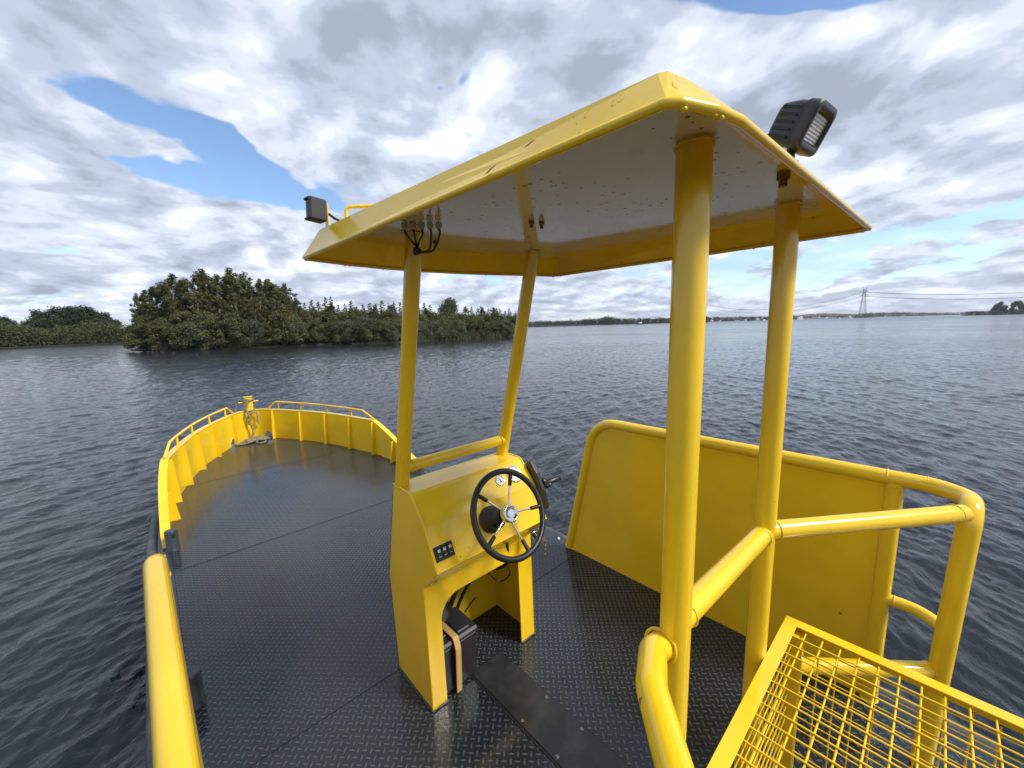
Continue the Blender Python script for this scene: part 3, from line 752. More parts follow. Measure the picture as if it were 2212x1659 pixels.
# cable glands and cables under the roof
glands = [V(-.418+.020*i, 1.205-.019*i, 0) for i in range(5)]
for i, g in enumerate(glands):
    z_ = zt(g.y); mb = MB(); mb.lathe([(.0085, -.004), (.0105, -.008), (.0105, -.018), (.008, -.021), (.0055, -.026)], (g.x, g.y, z_+.001), n=8, sm=False); mb.build('cable_gland', [NYL], boat)
knot = V(-.335, 1.275, 1.975)
mb = MB()
for i, g in enumerate(glands):
    a = V(g.x, g.y, zt(g.y)-.024); far_ = i > 2
    mb.tube(spline([a, a+V(.002, -.002, -.014), a.lerp(knot, .5)+(V(.012, -.014, -.020-.004*i) if far_ else V(0, 0, -.004)), knot+(V(.010, -.004, -.014) if far_ else V(.002*(i-1), 0, .006))], .005), .0036, 8)
rnd = random.Random(8)
for i in range(9): mb.ball(knot+V(rnd.uniform(-.009, .009), rnd.uniform(-.012, .006), rnd.uniform(-.018, .010)), rnd.uniform(.006, .011), 5)
mb.build('cable_loom', [BLK], boat)
for p in (V(-.18, 1.405, 0), V(-.113, .932, 0), V(-.078, .920, 0)):
    z_ = zt(p.y); mb = MB(); mb.cyl((p.x, p.y, z_-.010), (p.x, p.y, z_), .0095, 6, sm=False); mb.cyl((p.x, p.y, z_-.022), (p.x, p.y, z_-.010), .0055, 8); mb.build('roof_nut', [RUST], boat)

# ---- helm console
CX_ = .325
prof = [(1.388, 0), (1.405, .600), (1.290, .718), (1.370, .882), (1.462, .990), (1.480, 1.0), (1.630, 1.0), (1.745, .505), (1.712, 0)]
mb = MB()
for s in (-1, 1):
    poly = [V(s*CX_, y, z) for y, z in prof]
    mb.prism(poly if s > 0 else poly[::-1], (-s*.004, 0, 0))
for a, b in zip(prof[1:-1], prof[2:]):           # dash, ledge and forward face as sheets
    A = [V(-CX_, a[0], a[1]), V(CX_, a[0], a[1]), V(CX_, b[0], b[1]), V(-CX_, b[0], b[1])]
    t = V(0, b[0]-a[0], b[1]-a[1]).normalized(); nn = V(0, t.z, -t.y) * .004
    mb.prism(A, nn)
x0, x1 = -.250, .226
arch = fillet([V(x0, 1.388, 0), V(x0, 1.388+.017*.83, .505), V(x1, 1.388+.017*.83, .505), V(x1, 1.388, 0)], [.105, .055], 10)
arch = [V(p.x, 1.388+.017*p.z/.6, p.z) for p in arch]
poly = [V(-CX_, 1.388, 0)] + arch + [V(CX_, 1.388, 0), V(CX_, 1.405, .6), V(-CX_, 1.405, .6)]
mb.prism(poly, (0, .004, 0))
con = mb.build('helm_console', [YEL], boat)
mb = MB()
for s in (-1, 1):
    e_ = fillet([V(s*(CX_-.003), y-.0, z) for y, z in prof[1:7]], [.012, .03, .03, .012][:4], 5) if False else fillet([V(s*(CX_-.003), y, z) for y, z in prof[1:7]], .015, 4)
    mb.tube(e_, .0055, 8)
mb.tube([V(-CX_, 1.290, .718), V(CX_, 1.290, .718)], .0052, 8)
mb.tube([V(-CX_, 1.405, .6), V(CX_, 1.405, .6)], .004, 8); mb.tube([V(-CX_, 1.388, 0), V(-CX_, 1.405, .6)], .004, 8)
mb.build('edge_bead', [YEL], con)
rnd = random.Random(2)
for a, b in ((V(-CX_-.004, 1.383, .004), V(-.25, 1.383, .004)), (V(-CX_-.004, 1.383, .004), V(-CX_-.004, 1.712, .004)), (V(.226, 1.383, .004), V(CX_, 1.383, .004))):
    K = int((b-a).length/.008); pts = [a.lerp(b, i/K) for i in range(K+1)]; MB().tube(pts, [.005*rnd.uniform(.7, 1.2) for _ in pts], 6).build('base_sealant', [GREY], con)
mb = MB()
un = (V(0, 1.29, .718)-V(0, 1.405, .6)).normalized(); nn_u = V(0, -un.z, un.y)
for xx, q in ((-.297, .08), (-.268, .09)):
    p = V(xx, 1.405, .6) + un*.012; mb.ball(p+V(0, -.003, -.003), .0048, 5)
mb.build('rivet', [ZINC], con)
# dash frame helpers: lower dash plane and upper dash plane
def dash(x, z, lift=0.0):
    a, b = ((1.290, .718), (1.370, .882)) if z < .882 else ((1.370, .882), (1.462, .990))
    t = (z-a[1])/(b[1]-a[1]); y = a[0]+(b[0]-a[0])*t; d = V(0, b[0]-a[0], b[1]-a[1]).normalized(); nr = V(0, -d.z, d.y)
    return V(x, y, z)+nr*lift, d, nr
def dmat(z):
    _, d, nr = dash(0, z); return Matrix((V(1,0,0), d, nr)).transposed()      # local x: starboard, y: up the dash, z: out of it
# switch panel
pc, d, nr = dash(-.268, .779, .003); Dm = dmat(.779)
mb = MB().box(pc, (.088, .060, .008), Dm, bev=.002); swp = mb.build('switch_panel', [BLK], boat)
for i in (-1, 0, 1):
    c_ = pc + Dm @ V(i*.0265, 0, .0055)
    mb = MB().box(c_, (.0235, .050, .007), Dm @ Matrix.Rotation(R(5), 3, 'X'), bev=.002)
    mb.box(c_+Dm @ V(0, .011, .0042), (.012, .012, .0012), Dm @ Matrix.Rotation(R(5), 3, 'X'), mi=1)
    mb.box(c_+Dm @ V(0, -.012, .0032), (.012, .0016, .0012), Dm @ Matrix.Rotation(R(5), 3, 'X'), mi=1)
    q = c_+Dm @ V(0, .011, .0052)
    if i == -1: mb.lathe([(.0022, 0), (.0022, .0008)], q, nr, 10, 2)
    elif i == 0: mb.box(q, (.006, .002, .001), Dm, mi=2); mb.box(q+Dm @ V(.002, .002, 0), (.002, .005, .001), Dm, mi=2)
    else: mb.box(q+Dm @ V(-.001, 0, 0), (.002, .006, .001), Dm, mi=2); mb.box(q+Dm @ V(.002, .001, 0), (.002, .004, .001), Dm, mi=2)
    mb.build('rocker_switch', [BLK, PALE, INK], swp)
# gauges
def gauge(x, z, r_, small):
    c_, d, nr = dash(x, z, 0)
    mb = MB().lathe([(r_*1.16, 0), (r_*1.16, .004), (r_*1.08, .008), (r_*.96, .0085), (r_*.93, .005)], c_, nr, 32); g = mb.build('gauge', [CHR], boat)
    mb = MB().lathe([(r_*.93, .003), (r_*.93, .0052)], c_, nr, 32)
    Dg = dmat(z)
    for k_ in range(9 if not small else 7):
        a = R(-125+250*k_/(8 if not small else 6)); u_ = Dg @ V(math.sin(a), math.cos(a), 0)
        mb.add([c_+nr*.0056+u_*r_*.66+Dg @ V(math.cos(a), -math.sin(a), 0)*.0006, c_+nr*.0056+u_*r_*.86+Dg @ V(math.cos(a), -math.sin(a), 0)*.0006, c_+nr*.0056+u_*r_*.86-Dg @ V(math.cos(a), -math.sin(a), 0)*.0006, c_+nr*.0056+u_*r_*.66-Dg @ V(math.cos(a), -math.sin(a), 0)*.0006], [(0,1,2,3)], 1)
    a = R(-100 if not small else -30); u_ = Dg @ V(math.sin(a), math.cos(a), 0)
    mb.tube([c_+nr*.0065-u_*r_*.1, c_+nr*.0065+u_*r_*.7], .0009, 6, 1); mb.lathe([(r_*.12, .0052), (r_*.12, .0078)], c_, nr, 12, 1)
    if small: mb.box(c_+nr*.0057+Dg @ V(0, -r_*.35, 0), (r_*.5, r_*.2, .0006), Dg, mi=1)
    mb.build('gauge_dial', [DIAL, INK], g)
gauge(.133, .940, .024, True); gauge(.232, .945, .040, False)
# steering column and wheel
hub = V(-.002, 1.200, .893); WT = R(28); wn = V(0, -math.cos(WT), math.sin(WT)); wup = V(0, math.sin(WT), math.cos(WT)); wx = V(1, 0, 0)
mp = V(-.004, 1.325, .822)
mb = MB(); ax = (hub-mp).normalized(); L_ = (hub-mp).length
mb.lathe([(.052, -.02), (.056, -.012), (.058, .0), (.058, .012), (.050, .018), (.049, .045), (.046, .052), (.036, .056), (.034, .078), (.030, .082), (.029, .096)], mp, ax, 32)
colu = mb.build('steering_column', [BLK], boat)
MB().lathe([(.0605, -.012), (.0605, .004), (.0585, .006)], mp, ax, 32).build('column_collar', [BLKM], colu)
whl = empty('steering_wheel', tuple(hub)); whl.parent = boat
RW = .184
ringp = [wx*math.cos(2*math.pi*i/72)*RW + wup*math.sin(2*math.pi*i/72)*RW for i in range(72)]
MB().tube(ringp, .0135, 14, closed=True).build('wheel_rim', [RIM], whl)
mb = MB().lathe([(.020, -.040), (.033, -.030), (.037, -.022), (.039, .006), (.037, .011), (.0325, .0135), (.0315, .0125), (.019, .0125), (.0185, .0108)], (0,0,0), wn, 36); mb.build('wheel_hub', [CHR], whl)
for k_ in range(5):
    a = R(90-26+72*k_); u_ = wx*math.cos(a) + wup*math.sin(a)
    mb = MB().tube([u_*.026-wn*.012, u_*.10-wn*.009, u_*(RW-.045)-wn*.004], .0042, 10, sx=1.0)
    mb.tube([u_*(RW-.062)-wn*.0055, u_*(RW-.058)-wn*.0055, u_*(RW-.012)-wn*.001, u_*(RW-.004)], [.0065, .0085, .0095, .0115], 12, mi=1)
    mb.build('wheel_spoke', [CHR, RIM], whl)
# throttle
mb = MB()
pr = [(1.43, .985), (1.402, .995), (1.355, .94), (1.315, .86), (1.292, .775), (1.30, .76), (1.335, .80), (1.38, .87), (1.43, .93)]
mb.prism([V(.327, y, z) for y, z in pr], (.026, 0, 0)); thr = mb.build('throttle_control', [BLK], boat, bevel=.004)
mb = MB(); mb.cyl((.352, 1.345, .885), (.372, 1.345, .885), .026, 20, bev=.003); mb.tube([(.365, 1.345, .885), (.385, 1.335, .862), (.405, 1.33, .866)], [.017, .014, .012], 12)
mb.cyl((.398, 1.352, .868), (.492, 1.338, .876), .0155, 16, bev=.003); mb.build('throttle_lever', [BLK], thr)
MB().box((.352, 1.40, .935), (.014, .02, .012), bev=.002).build('trim_button', [ALU], thr)
# ignition, keys and kill cord (keys hang on the console)
kc = V(.268, 1.318, .640)
mb = MB().cyl(kc+V(0, .016, .012), kc+V(.004, -.018, -.018), .0125, 14, bev=.002); ign = mb.build('ignition_switch', [BLK], boat)
mb = MB().lathe([(.017, 0), (.017, .003)], kc+V(0, .012, .008), V(0,-.6,-.7), 16); mb.build('switch_bezel', [ALU], ign)
mb = MB(); mb.box((.292, 1.30, .655), (.026, .012, .030), Matrix.Rotation(R(20), 3, 'Y'), bev=.003); mb.build('kill_switch', [RED], boat)
kr = tag(empty('key_ring', tuple(kc)), 'bunch of keys with red tag and dangling chain hanging from the ignition', 'keys')
mb = MB(); mb.box((.004, -.024, -.038), (.030, .003, .020), Matrix.Rotation(R(15), 3, 'Y'), bev=.001); mb.box((.016, -.022, -.045), (.018, .003, .010), bev=.001); mb.build('key_tag', [RED], kr)
mb = MB().tube(spline([(0, -.022, -.03), (-.012, -.026, -.05), (-.016, -.024, -.068)], .005), .0011, 6); mb.tube([V(.002+.011*math.cos(a), -.022, -.03+.011*math.sin(a)) for a in [i*.52 for i in range(12)]], .0011, 6, closed=True); mb.build('split_ring', [ALU], kr)
mb = MB(); rnd = random.Random(4); mt = 0
cp = spline([(.01, -.02, -.03), (.045, -.012, -.035), (.072, 0, -.05), (.078, 0, -.09), (.077, 0, -.16)], .008)
for i, p in enumerate(cp):
    u_ = V(0, 1, 0) if i % 2 else V(1, 0, 0); ppts = [p+u_*.0035*math.cos(a)+V(0,0,1)*.006*math.sin(a) for a in [j*.785 for j in range(8)]]
    mb.tube(ppts, .0011, 5, mi=i % 3 == 1 and 1 or 0, closed=True)
mb.build('key_chain', [BLKM, YEL], kr)

# cables and fan housing inside the console
mb = MB()
mb.tube(spline([(.12, 1.42, .60), (.10, 1.50, .50), (.02, 1.60, .40), (-.06, 1.62, .26), (-.10, 1.62, .18)], .02), .013, 10)
mb.tube(spline([(.15, 1.40, .62), (.17, 1.44, .46), (.07, 1.56, .40), (-.02, 1.62, .22), (-.05, 1.60, .10)], .02), .009, 10)
mb.tube(spline([(-.08, 1.55, .58), (-.10, 1.58, .46), (-.16, 1.60, .38), (-.20, 1.60, .28)], .02), .010, 10)
mb.tube(spline([(.16, 1.41, .47), (.19, 1.43, .40), (.15, 1.47, .36), (.10, 1.5, .42)], .02), .0035, 8)
mb.build('cable', [BLK], boat)
mb = MB(); mb.lathe([(.075, -.05), (.085, -.03), (.085, .02), (.07, .05), (.03, .055)], (-.17, 1.585, .27), (.1, -.8, .55), 24); mb.build('horn', [BLK], boat)
for c_, a_ in (((.045, 1.62, .30), 62), ((.06, 1.62, .19), 58)): MB().box(c_, (.006, .006, .09), Matrix.Rotation(R(a_), 3, 'Y')).build('cable_tie', [BLK], boat)

bat = tag(empty('battery_box', (-.168, 1.495, 0)), 'black plastic battery box on the deck inside the yellow helm console', 'battery box')
mb = MB(); mb.box((.01, 0, .125), (.20, .18, .23), bev=.008); mb.build('box_body', [BLK], bat)
mb = MB(); mb.box((.01, 0, .250), (.215, .195, .035), bev=.010); mb.box((.045, -.03, .270), (.07, .09, .012), bev=.004); mb.box((-.06, .0, .270), (.05, .10, .012), bev=.004); mb.build('box_lid', [BLKM], bat)
sx0 = -.183
strap = tag(empty('lashing_strap', (sx0, 1.475, 0)), 'tan webbing strap with red edge lashed over the black battery box', 'strap')
def ribbon(path, w_, th, xo, mi=0):
    mb = MB(); P_ = [Vector(p) for p in path]; n_ = len(P_); vs = []
    for i, p in enumerate(P_):
        t = (P_[min(i+1, n_-1)]-P_[max(i-1, 0)]).normalized(); nr = V(0, -t.z, t.y)
        vs += [p+V(xo-w_/2, 0, 0), p+V(xo+w_/2, 0, 0), p+V(xo+w_/2, 0, 0)+nr*th, p+V(xo-w_/2, 0, 0)+nr*th]
    fs = [(i*4+j, i*4+(j+1) % 4, (i+1)*4+(j+1) % 4, (i+1)*4+j) for i in range(n_-1) for j in range(4)] + [(0,1,2,3), ((n_-1)*4+3, (n_-1)*4+2, (n_-1)*4+1, (n_-1)*4)]
    mb.add(vs, fs, mi); return mb
sp__ = fillet([V(0, .13, .02), V(0, .122, .275), V(0, -.076, .278), V(0, -.095, .23), V(0, -.088, .003)], .012, 4)
ribbon(sp__, .028, -.0025, 0).build('webbing', [STRAP], strap); ribbon([p+V(0, -.001, .001) for p in sp__], .003, -.003, -.016).build('edge_stitching', [STRE], strap)

# mooring rope: turns on the samson post, hanging tail, heap on deck
rp = tag(empty('mooring_rope', (0, 7.30, 0)), 'weathered hemp mooring rope wound on the bow post and heaped on deck below', 'rope')
def rope(name, pts, r_=.011, step=.02, seed=0): 
    rnd = random.Random(seed); P_ = spline([V(*p)-V(0, 7.30, 0) for p in pts], step)
    MB().tube(P_, [r_*rnd.uniform(.9, 1.12) for _ in P_], 8).build(name, [ROPE], rp)
turn = []
for i in range(30):
    a = i*.62; turn.append((math.cos(a)*(.072+.006*math.sin(i)), 7.40+math.sin(a)*.060, .63+.022*math.sin(a*.5+.4)))
rope('post_turns', turn, .0105, .03, 1)
rope('rope_tail', [(-.02, 7.345, .66), (-.03, 7.335, .56), (-.055, 7.32, .50), (-.035, 7.30, .43), (-.02, 7.29, .36), (-.03, 7.29, .28), (-.005, 7.29, .2), (.0, 7.28, .12), (-.04, 7.27, .05), (-.09, 7.23, .015)], .0155, .02, 2)
rope('rope_tail', [(.07, 7.35, .50), (.04, 7.325, .455), (.0, 7.31, .43), (.06, 7.30, .44), (.085, 7.295, .38), (.075, 7.295, .30), (.095, 7.295, .24)], .012, .02, 3)
rope('rope_tail', [(-.075, 7.35, .52), (-.065, 7.32, .46), (-.075, 7.305, .40), (-.055, 7.30, .32), (-.04, 7.295, .25)], .010, .02, 4)
rope('rope_tail', [(-.16, 7.40, .59), (-.175, 7.39, .52), (-.19, 7.375, .47)], .006, .02, 5)
MB().ball(V(.0, 7.31-7.30, .425), .028, 6, sc=(1, .8, .9)).build('rope_knot', [ROPE], rp)
rnd = random.Random(12); heap = []
for i in range(46):
    a = i*1.9; f = i/46
    heap.append((.00 + math.cos(a)*(.17-.05*f) + rnd.uniform(-.03, .03)+.02*math.sin(i*.3), 7.15 + math.sin(a)*(.06-.015*f)+rnd.uniform(-.02, .02)+.2*(0.0 + math.cos(a)*.17)*.4, .013+.05*f*rnd.uniform(.5, 1)))
rope('rope_coil', heap, .0115, .02, 6)
rope('rope_coil', [(.12, 7.17, .03), (.20, 7.21, .03), (.235, 7.215, .02), (.23, 7.17, .014), (.14, 7.13, .02), (.05, 7.10, .03)], .0115, .02, 7)
rope('rope_coil', [(.02, 7.10, .03), (-.01, 7.02, .013), (.03, 6.94, .012), (.10, 6.98, .012), (.10, 7.06, .02), (.02, 7.08, .04)], .0115, .02, 8)
rope('rope_coil', [(-.10, 7.12, .03), (-.20, 7.12, .02), (-.26, 7.12, .014), (-.22, 7.07, .012), (-.10, 7.06, .02), (.0, 7.09, .04)], .0115, .02, 9)

# ------------------------------------------------------------------ water
def pol(bearing, dist, z=WATER): return V(CAM_LOC.x + math.sin(R(bearing))*dist, CAM_LOC.y + math.cos(R(bearing))*dist, z)
rng = np.random.default_rng(7)
waves = []
for i in range(64):
    lam = .16*(24)**rng.random()**1.15
    th = R(-24) + rng.normal()*R(38)
    waves.append((2*math.pi/lam, th, .0062*(min(lam, 1.5)/.6)**.70*(1 if lam < 1.5 else .8), rng.random()*6.28, lam))
def height(X, Y, D):
    """choppy wind waves; each wavelength fades out where the mesh can no longer carry it"""
    H = np.zeros_like(X)
    wx_ = X + .25*np.sin(Y*.55+1)+.12*np.sin(X*1.3+Y*.9); wy_ = Y + .25*np.sin(X*.5+2)+.12*np.sin(Y*1.1-X*.7)
    for k_, th, a, ph, lam in waves:
        s_ = np.sin(k_*(wx_*math.sin(th)+wy_*math.cos(th))+ph)
        env = .55+.45*np.sin(X*.9*math.cos(th)+Y*.8*math.sin(th)+ph*3)*np.sin(X*.37-Y*.29+ph)
        fade = np.clip((lam/(D*.0042)-2.2)/3, 0, 1)
        H += a*fade*env*(1-2*np.abs(s_)**1.15*.5*2+ .0)*.5
    return H
def water_grid(b0, b1, nb, r0, r1, nr_, wavy=True):
    th = np.linspace(b0, b1, nb); r_ = r0*(r1/r0)**np.linspace(0, 1, nr_)
    T, Rr = np.meshgrid(np.radians(th), r_); X = CAM_LOC.x+np.sin(T)*Rr; Y = CAM_LOC.y+np.cos(T)*Rr
    Z = np.full_like(X, WATER)
    if wavy:
        m_ = Rr[:, 0] < 260; edge = np.clip(np.minimum(T-math.radians(b0), math.radians(b1)-T)/.12, 0, 1)*np.clip((240-Rr)/60, 0, 1)
        Z[m_] += (height(X, Y, Rr)*edge)[m_]
    return X, Y, Z
vs, fs = [], []
X, Y, Z = water_grid(YAW-72, YAW+72, 860, .8, 260, 1150)
def gridmesh(X, Y, Z, base):
    nr_, nb = X.shape; v = np.stack([X, Y, Z], -1).reshape(-1, 3)
    i = np.arange(nr_-1)[:, None]*nb + np.arange(nb-1)[None, :]; f = np.stack([i, i+nb, i+nb+1, i+1], -1).reshape(-1, 4)[:, ::-1] + base
    return v, f
v1, f1 = gridmesh(X, Y, Z, 0)
X, Y, Z = water_grid(YAW-72, YAW+72, 61, 260, 14000, 24, False); v2, f2 = gridmesh(X, Y, Z, len(v1))
X, Y, Z = water_grid(YAW+72, YAW+288, 91, .8, 14000, 40, False); v3, f3 = gridmesh(X, Y, Z, len(v1)+len(v2))
vv = np.concatenate([v1, v2, v3]); ff = np.concatenate([f1, f2, f3])
me = bpy.data.meshes.new('water'); me.vertices.add(len(vv)); me.vertices.foreach_set('co', vv.ravel().astype(np.float32))
me.loops.add(len(ff)*4); me.loops.foreach_set('vertex_index', ff.ravel().astype(np.int32)); me.polygons.add(len(ff))
me.polygons.foreach_set('loop_start', np.arange(len(ff), dtype=np.int32)*4); me.polygons.foreach_set('use_smooth', np.ones(len(ff), bool)); me.update(); me.validate()
wat = bpy.data.objects.new('water', me); COL.objects.link(wat); tag(wat, kind='structure')
WAT, nt, b = mat('lake_water', (.010,.013,.013), .05); b.inputs['IOR'].default_value = 1.333
co = nt.n('ShaderNodeNewGeometry').outputs['Position']
cc = nt.v('SUBTRACT', co, tuple(CAM_LOC)); dist = nt.v('LENGTH', cc)
mp = nt.n('ShaderNodeMapping', vector_type='POINT'); mp.inputs['Rotation'].default_value = (0, 0, R(-24)); nt.put(mp.inputs['Vector'], co)
st_ = nt.v('MULTIPLY', mp.outputs[0], (.55, 1.0, 1.0))
g = nt.noise(co, .035, 4, .6)                                         # gust patches
gust = nt.ramp(g, .35, .7, .75, 1.25)
a1 = nt.noise(st_, 7.5, 4, .6, .3); a2 = nt.noise(st_, 22, 3, .6); a3 = nt.noise(st_, 1.1, 5, .65, .4)
h1 = nt.m('MULTIPLY', nt.m('ADD', nt.m('MULTIPLY', a1, .030), nt.m('MULTIPLY', a2, .006)), gust)
far = nt.m('MULTIPLY', nt.m('MULTIPLY', a3, nt.ramp(dist, 14, 90, 0.0, .16)), gust)
nt.put(b.inputs['Roughness'], nt.m('ADD', nt.ramp(dist, 10, 350, .03, .22, False), nt.m('MULTIPLY', nt.ramp(g, .4, .7), .03)))
nt.put(b.inputs['Base Color'], nt.mix(nt.ramp(nt.noise(co, .4, 3), .3, .7), (.012,.017,.022), (.018,.023,.027)))
bump(nt, b, nt.m('ADD', h1, far), 1.0, .85)
me.materials.append(WAT)
mb = MB(); N_ = 64; mb.add([(math.cos(2*math.pi*i/N_)*14000, math.sin(2*math.pi*i/N_)*14000, -4.0) for i in range(N_)], [tuple(range(N_))])
bed = mb.build('lake_bed', [mat('lake_bed', (.05,.045,.03), .9)[0]]); tag(bed, kind='structure')

# ------------------------------------------------------------------ trees
def leafmat(name, c1, c2, c3):
    m_, nt, b = mat(name, c1, .62, spec=.25)
    co = obj_co(nt); oi = nt.n('ShaderNodeObjectInfo').outputs['Random']
    geo = nt.n('ShaderNodeNewGeometry'); rnd_ = geo.outputs['Random Per Island']
    base = nt.mix(nt.ramp(rnd_, .1, .9, 0, 1, False), c1, c2)
    base = nt.mix(nt.ramp(nt.noise(co, 1.1, 3), .42, .68, 0, .75), base, c3)
    hs = nt.n('ShaderNodeHueSaturation'); nt.put(hs.inputs['Color'], base)
    nt.put(hs.inputs['Value'], nt.ramp(oi, 0, 1, .72, 1.28, False)); nt.put(hs.inputs['Hue'], nt.ramp(nt.m('FRACT', nt.m('MULTIPLY', oi, 7.3)), 0, 1, .482, .508, False))
    nt.put(b.inputs['Base Color'], hs.outputs[0])
    tr = nt.n('ShaderNodeBsdfTranslucent'); nt.put(tr.inputs[0], hs.outputs[0]); mx = nt.n('ShaderNodeMixShader'); mx.inputs[0].default_value = .22
    out = m_.node_tree.nodes['Material Output']; nt.put(mx.inputs[1], b.outputs[0]); nt.put(mx.inputs[2], tr.outputs[0]); nt.put(out.inputs[0], mx.outputs[0])
    return m_
LF = dict(alder=leafmat('alder_leaves', (.066,.078,.026), (.102,.114,.042), (.14,.13,.042)),
          willow=leafmat('willow_leaves', (.080,.100,.052), (.115,.135,.078), (.075,.095,.038)),
          dark=leafmat('dark_leaves', (.022,.036,.018), (.036,.052,.024), (.030,.046,.016)),
          scrub=leafmat('scrub_leaves', (.038,.050,.018), (.055,.068,.026), (.075,.078,.028)),
          far=leafmat('far_leaves', (.034,.050,.036), (.048,.064,.045), (.055,.066,.040)))
BARK, nt, b = mat('bark', (.10,.085,.065), .9); co = obj_co(nt); nt.put(b.inputs['Base Color'], nt.mix(nt.noise(co, 6, 4), (.05,.042,.03), (.20,.18,.15)))
def leaves(rnd, clumps, per, size, flat=.0):
    """clumps: (centre, radius) ; leaf-sprig quads scattered through each clump, denser at its shell"""
    vs, fs = [], []
    for c, r_ in clumps:
        k_ = max(6, int(per*(r_[0]*r_[1]*r_[2])**(2/3)))
        for _ in range(k_):
            d = V(rnd.gauss(0,1), rnd.gauss(0,1), rnd.gauss(0,1)).normalized(); q = rnd.random()**.45*rnd.uniform(.85, 1.3)
            p = V(c[0]+d.x*r_[0]*q, c[1]+d.y*r_[1]*q, c[2]+d.z*r_[2]*q)
            nrm = (d*.9+V(rnd.gauss(0,.7), rnd.gauss(0,.7), rnd.gauss(0,.7)+.35)).normalized(); a = nrm.orthogonal().normalized(); a.rotate(Matrix.Rotation(rnd.random()*6.28, 3, nrm)); b_ = nrm.cross(a)
            s_ = size*rnd.uniform(.55, 1.35); l = s_*rnd.uniform(.8, 1.5); i = len(vs)
            vs += [p-a*l*.5, p+b_*s_*.32, p+a*l*.5+nrm*s_*.1, p-b_*s_*.32]; fs.append((i, i+1, i+2, i+3))
    return vs, fs
def make_tree(name, seed, kind, H, W, leaf, per=95, size=.24, trunk=True):
    rnd = random.Random(seed); t = empty(name); cl = []; limbs = MB()
    lean = V(rnd.uniform(-.04, .04)*H, rnd.uniform(-.04, .04)*H, 0)
    if kind == 'tall':          # alder / birch: irregular column of clumps, ragged top
        n_ = int(40*H/8)
        for i in range(n_):
            f = i/(n_-1); z = H*(.10+.86*f); w_ = W*(.50+.62*math.sin(math.pi*min(1, f*.72+.16))**.8)*(1-.40*max(0, f-.6)/.4)
            a = i*2.4+rnd.random(); o = w_*rnd.uniform(.2, .95); rr = W*rnd.uniform(.20, .38)*(1-.5*f)
            c = (math.cos(a)*o+lean.x*f, math.sin(a)*o+lean.y*f, z+rnd.uniform(-.2, .2)); cl.append((c, (rr, rr, rr*rnd.uniform(.8, 1.3))))
            limbs.tube([V(lean.x*f*.8, lean.y*f*.8, z-.10*H), V(*c)], [.05*(1-f)+.012, .008], 5)
        for i in range(5): cl.append(((lean.x+rnd.uniform(-.10, .10)*W, lean.y+rnd.uniform(-.10, .10)*W, H*(.88+.032*i)), (.15*W, .15*W, .05*H)))
    elif kind == 'spire':       # narrow pointed crown in whorls
        n_ = int(48*H/7)
        for i in range(n_):
            f = i/(n_-1); z = H*(.08+.90*f); w_ = W*(1-f)**.7*rnd.uniform(.5, 1.05)+.06
            a = i*2.4; c = (math.cos(a)*w_*.7, math.sin(a)*w_*.7, z); rr = max(.13, W*.36*(1-f)**.5*rnd.uniform(.6, 1.1)); cl.append((c, (rr, rr, rr*.75)))
            limbs.tube([V(0, 0, z+.05), V(*c)], [.03, .006], 4)
        cl.append(((0, 0, H*.98), (.05, .05, .30)))
    elif kind == 'dome':        # willow bush, rounded, foliage to the ground
        n_ = 30
        for i in range(n_):
            a = rnd.random()*6.28; f = rnd.random()**.7; o = W*math.sqrt(max(0, 1-(f)**2))*rnd.uniform(.55, .95)
            rr = W*rnd.uniform(.20, .36); c = (math.cos(a)*o, math.sin(a)*o, H*f*.86+.1); cl.append((c, (rr, rr, rr*rnd.uniform(.7, 1.1))))
            limbs.tube([V(math.cos(a)*.1, math.sin(a)*.1, 0), V(c[0]*.5, c[1]*.5, c[2]*.6), V(*c)], [.05, .03, .008], 4)
    elif kind == 'round':       # broad crown on a clear trunk
        n_ = 34
        for i in range(n_):
            a = rnd.random()*6.28; f = rnd.uniform(-1, 1); o = W*math.sqrt(1-f*f)*rnd.uniform(.5, .95)
            rr = W*rnd.uniform(.20, .34); c = (math.cos(a)*o, math.sin(a)*o, H*(.56+.36*f)); cl.append((c, (rr, rr, rr*.85)))
            limbs.tube([V(0, 0, H*.22), V(c[0]*.4, c[1]*.4, H*.42), V(*c)], [.14, .08, .015], 5)
    vs, fs = leaves(rnd, cl, per, size)
    mb = MB(); mb.add(vs, fs, 0, False); mb.build('crown', [LF[leaf]], t)
    r0 = .018*H+.03
    limbs.tube([V(0, 0, -.5), V(lean.x*.3, lean.y*.3, H*.35), V(lean.x*.7, lean.y*.7, H*.7), V(lean.x, lean.y, H*.93)], [r0, r0*.75, r0*.42, .012], 7)
    limbs.build('trunk', [BARK], t)
    return t
protos = {}
def proto(key, *a, **k):
    protos[key] = [make_tree(k.get('name', 'tree'), s_, *a, **{q: w_ for q, w_ in k.items() if q != 'name'}) for s_ in k.pop('_seeds', (1, 2, 3))]
def mk(key, name, seeds, *a, **k): protos[key] = [make_tree(name, s_, *a, **k) for s_ in seeds]
mk('tall', 'alder_tree', (1, 2, 3, 4), 'tall', 9, 1.9, 'alder', per=950, size=.172)
mk('spire', 'poplar_tree', (5, 6, 7, 8), 'spire', 6.5, 1.15, 'alder', per=800, size=.17)
mk('willow', 'willow_bush', (9, 10, 11, 12), 'dome', 3.6, 2.1, 'willow', per=760, size=.142)
mk('bush', 'alder_bush', (13, 14, 15), 'dome', 4.2, 1.8, 'alder', per=760, size=.158)
mk('dark', 'oak_tree', (16, 17, 18), 'round', 9, 4.2, 'dark', per=150, size=.42)
mk('farround', 'shore_tree', (19, 20, 21), 'dome', 12, 6.6, 'far', per=60, size=.95)
used = {k_: 0 for k_ in protos}; first = set()
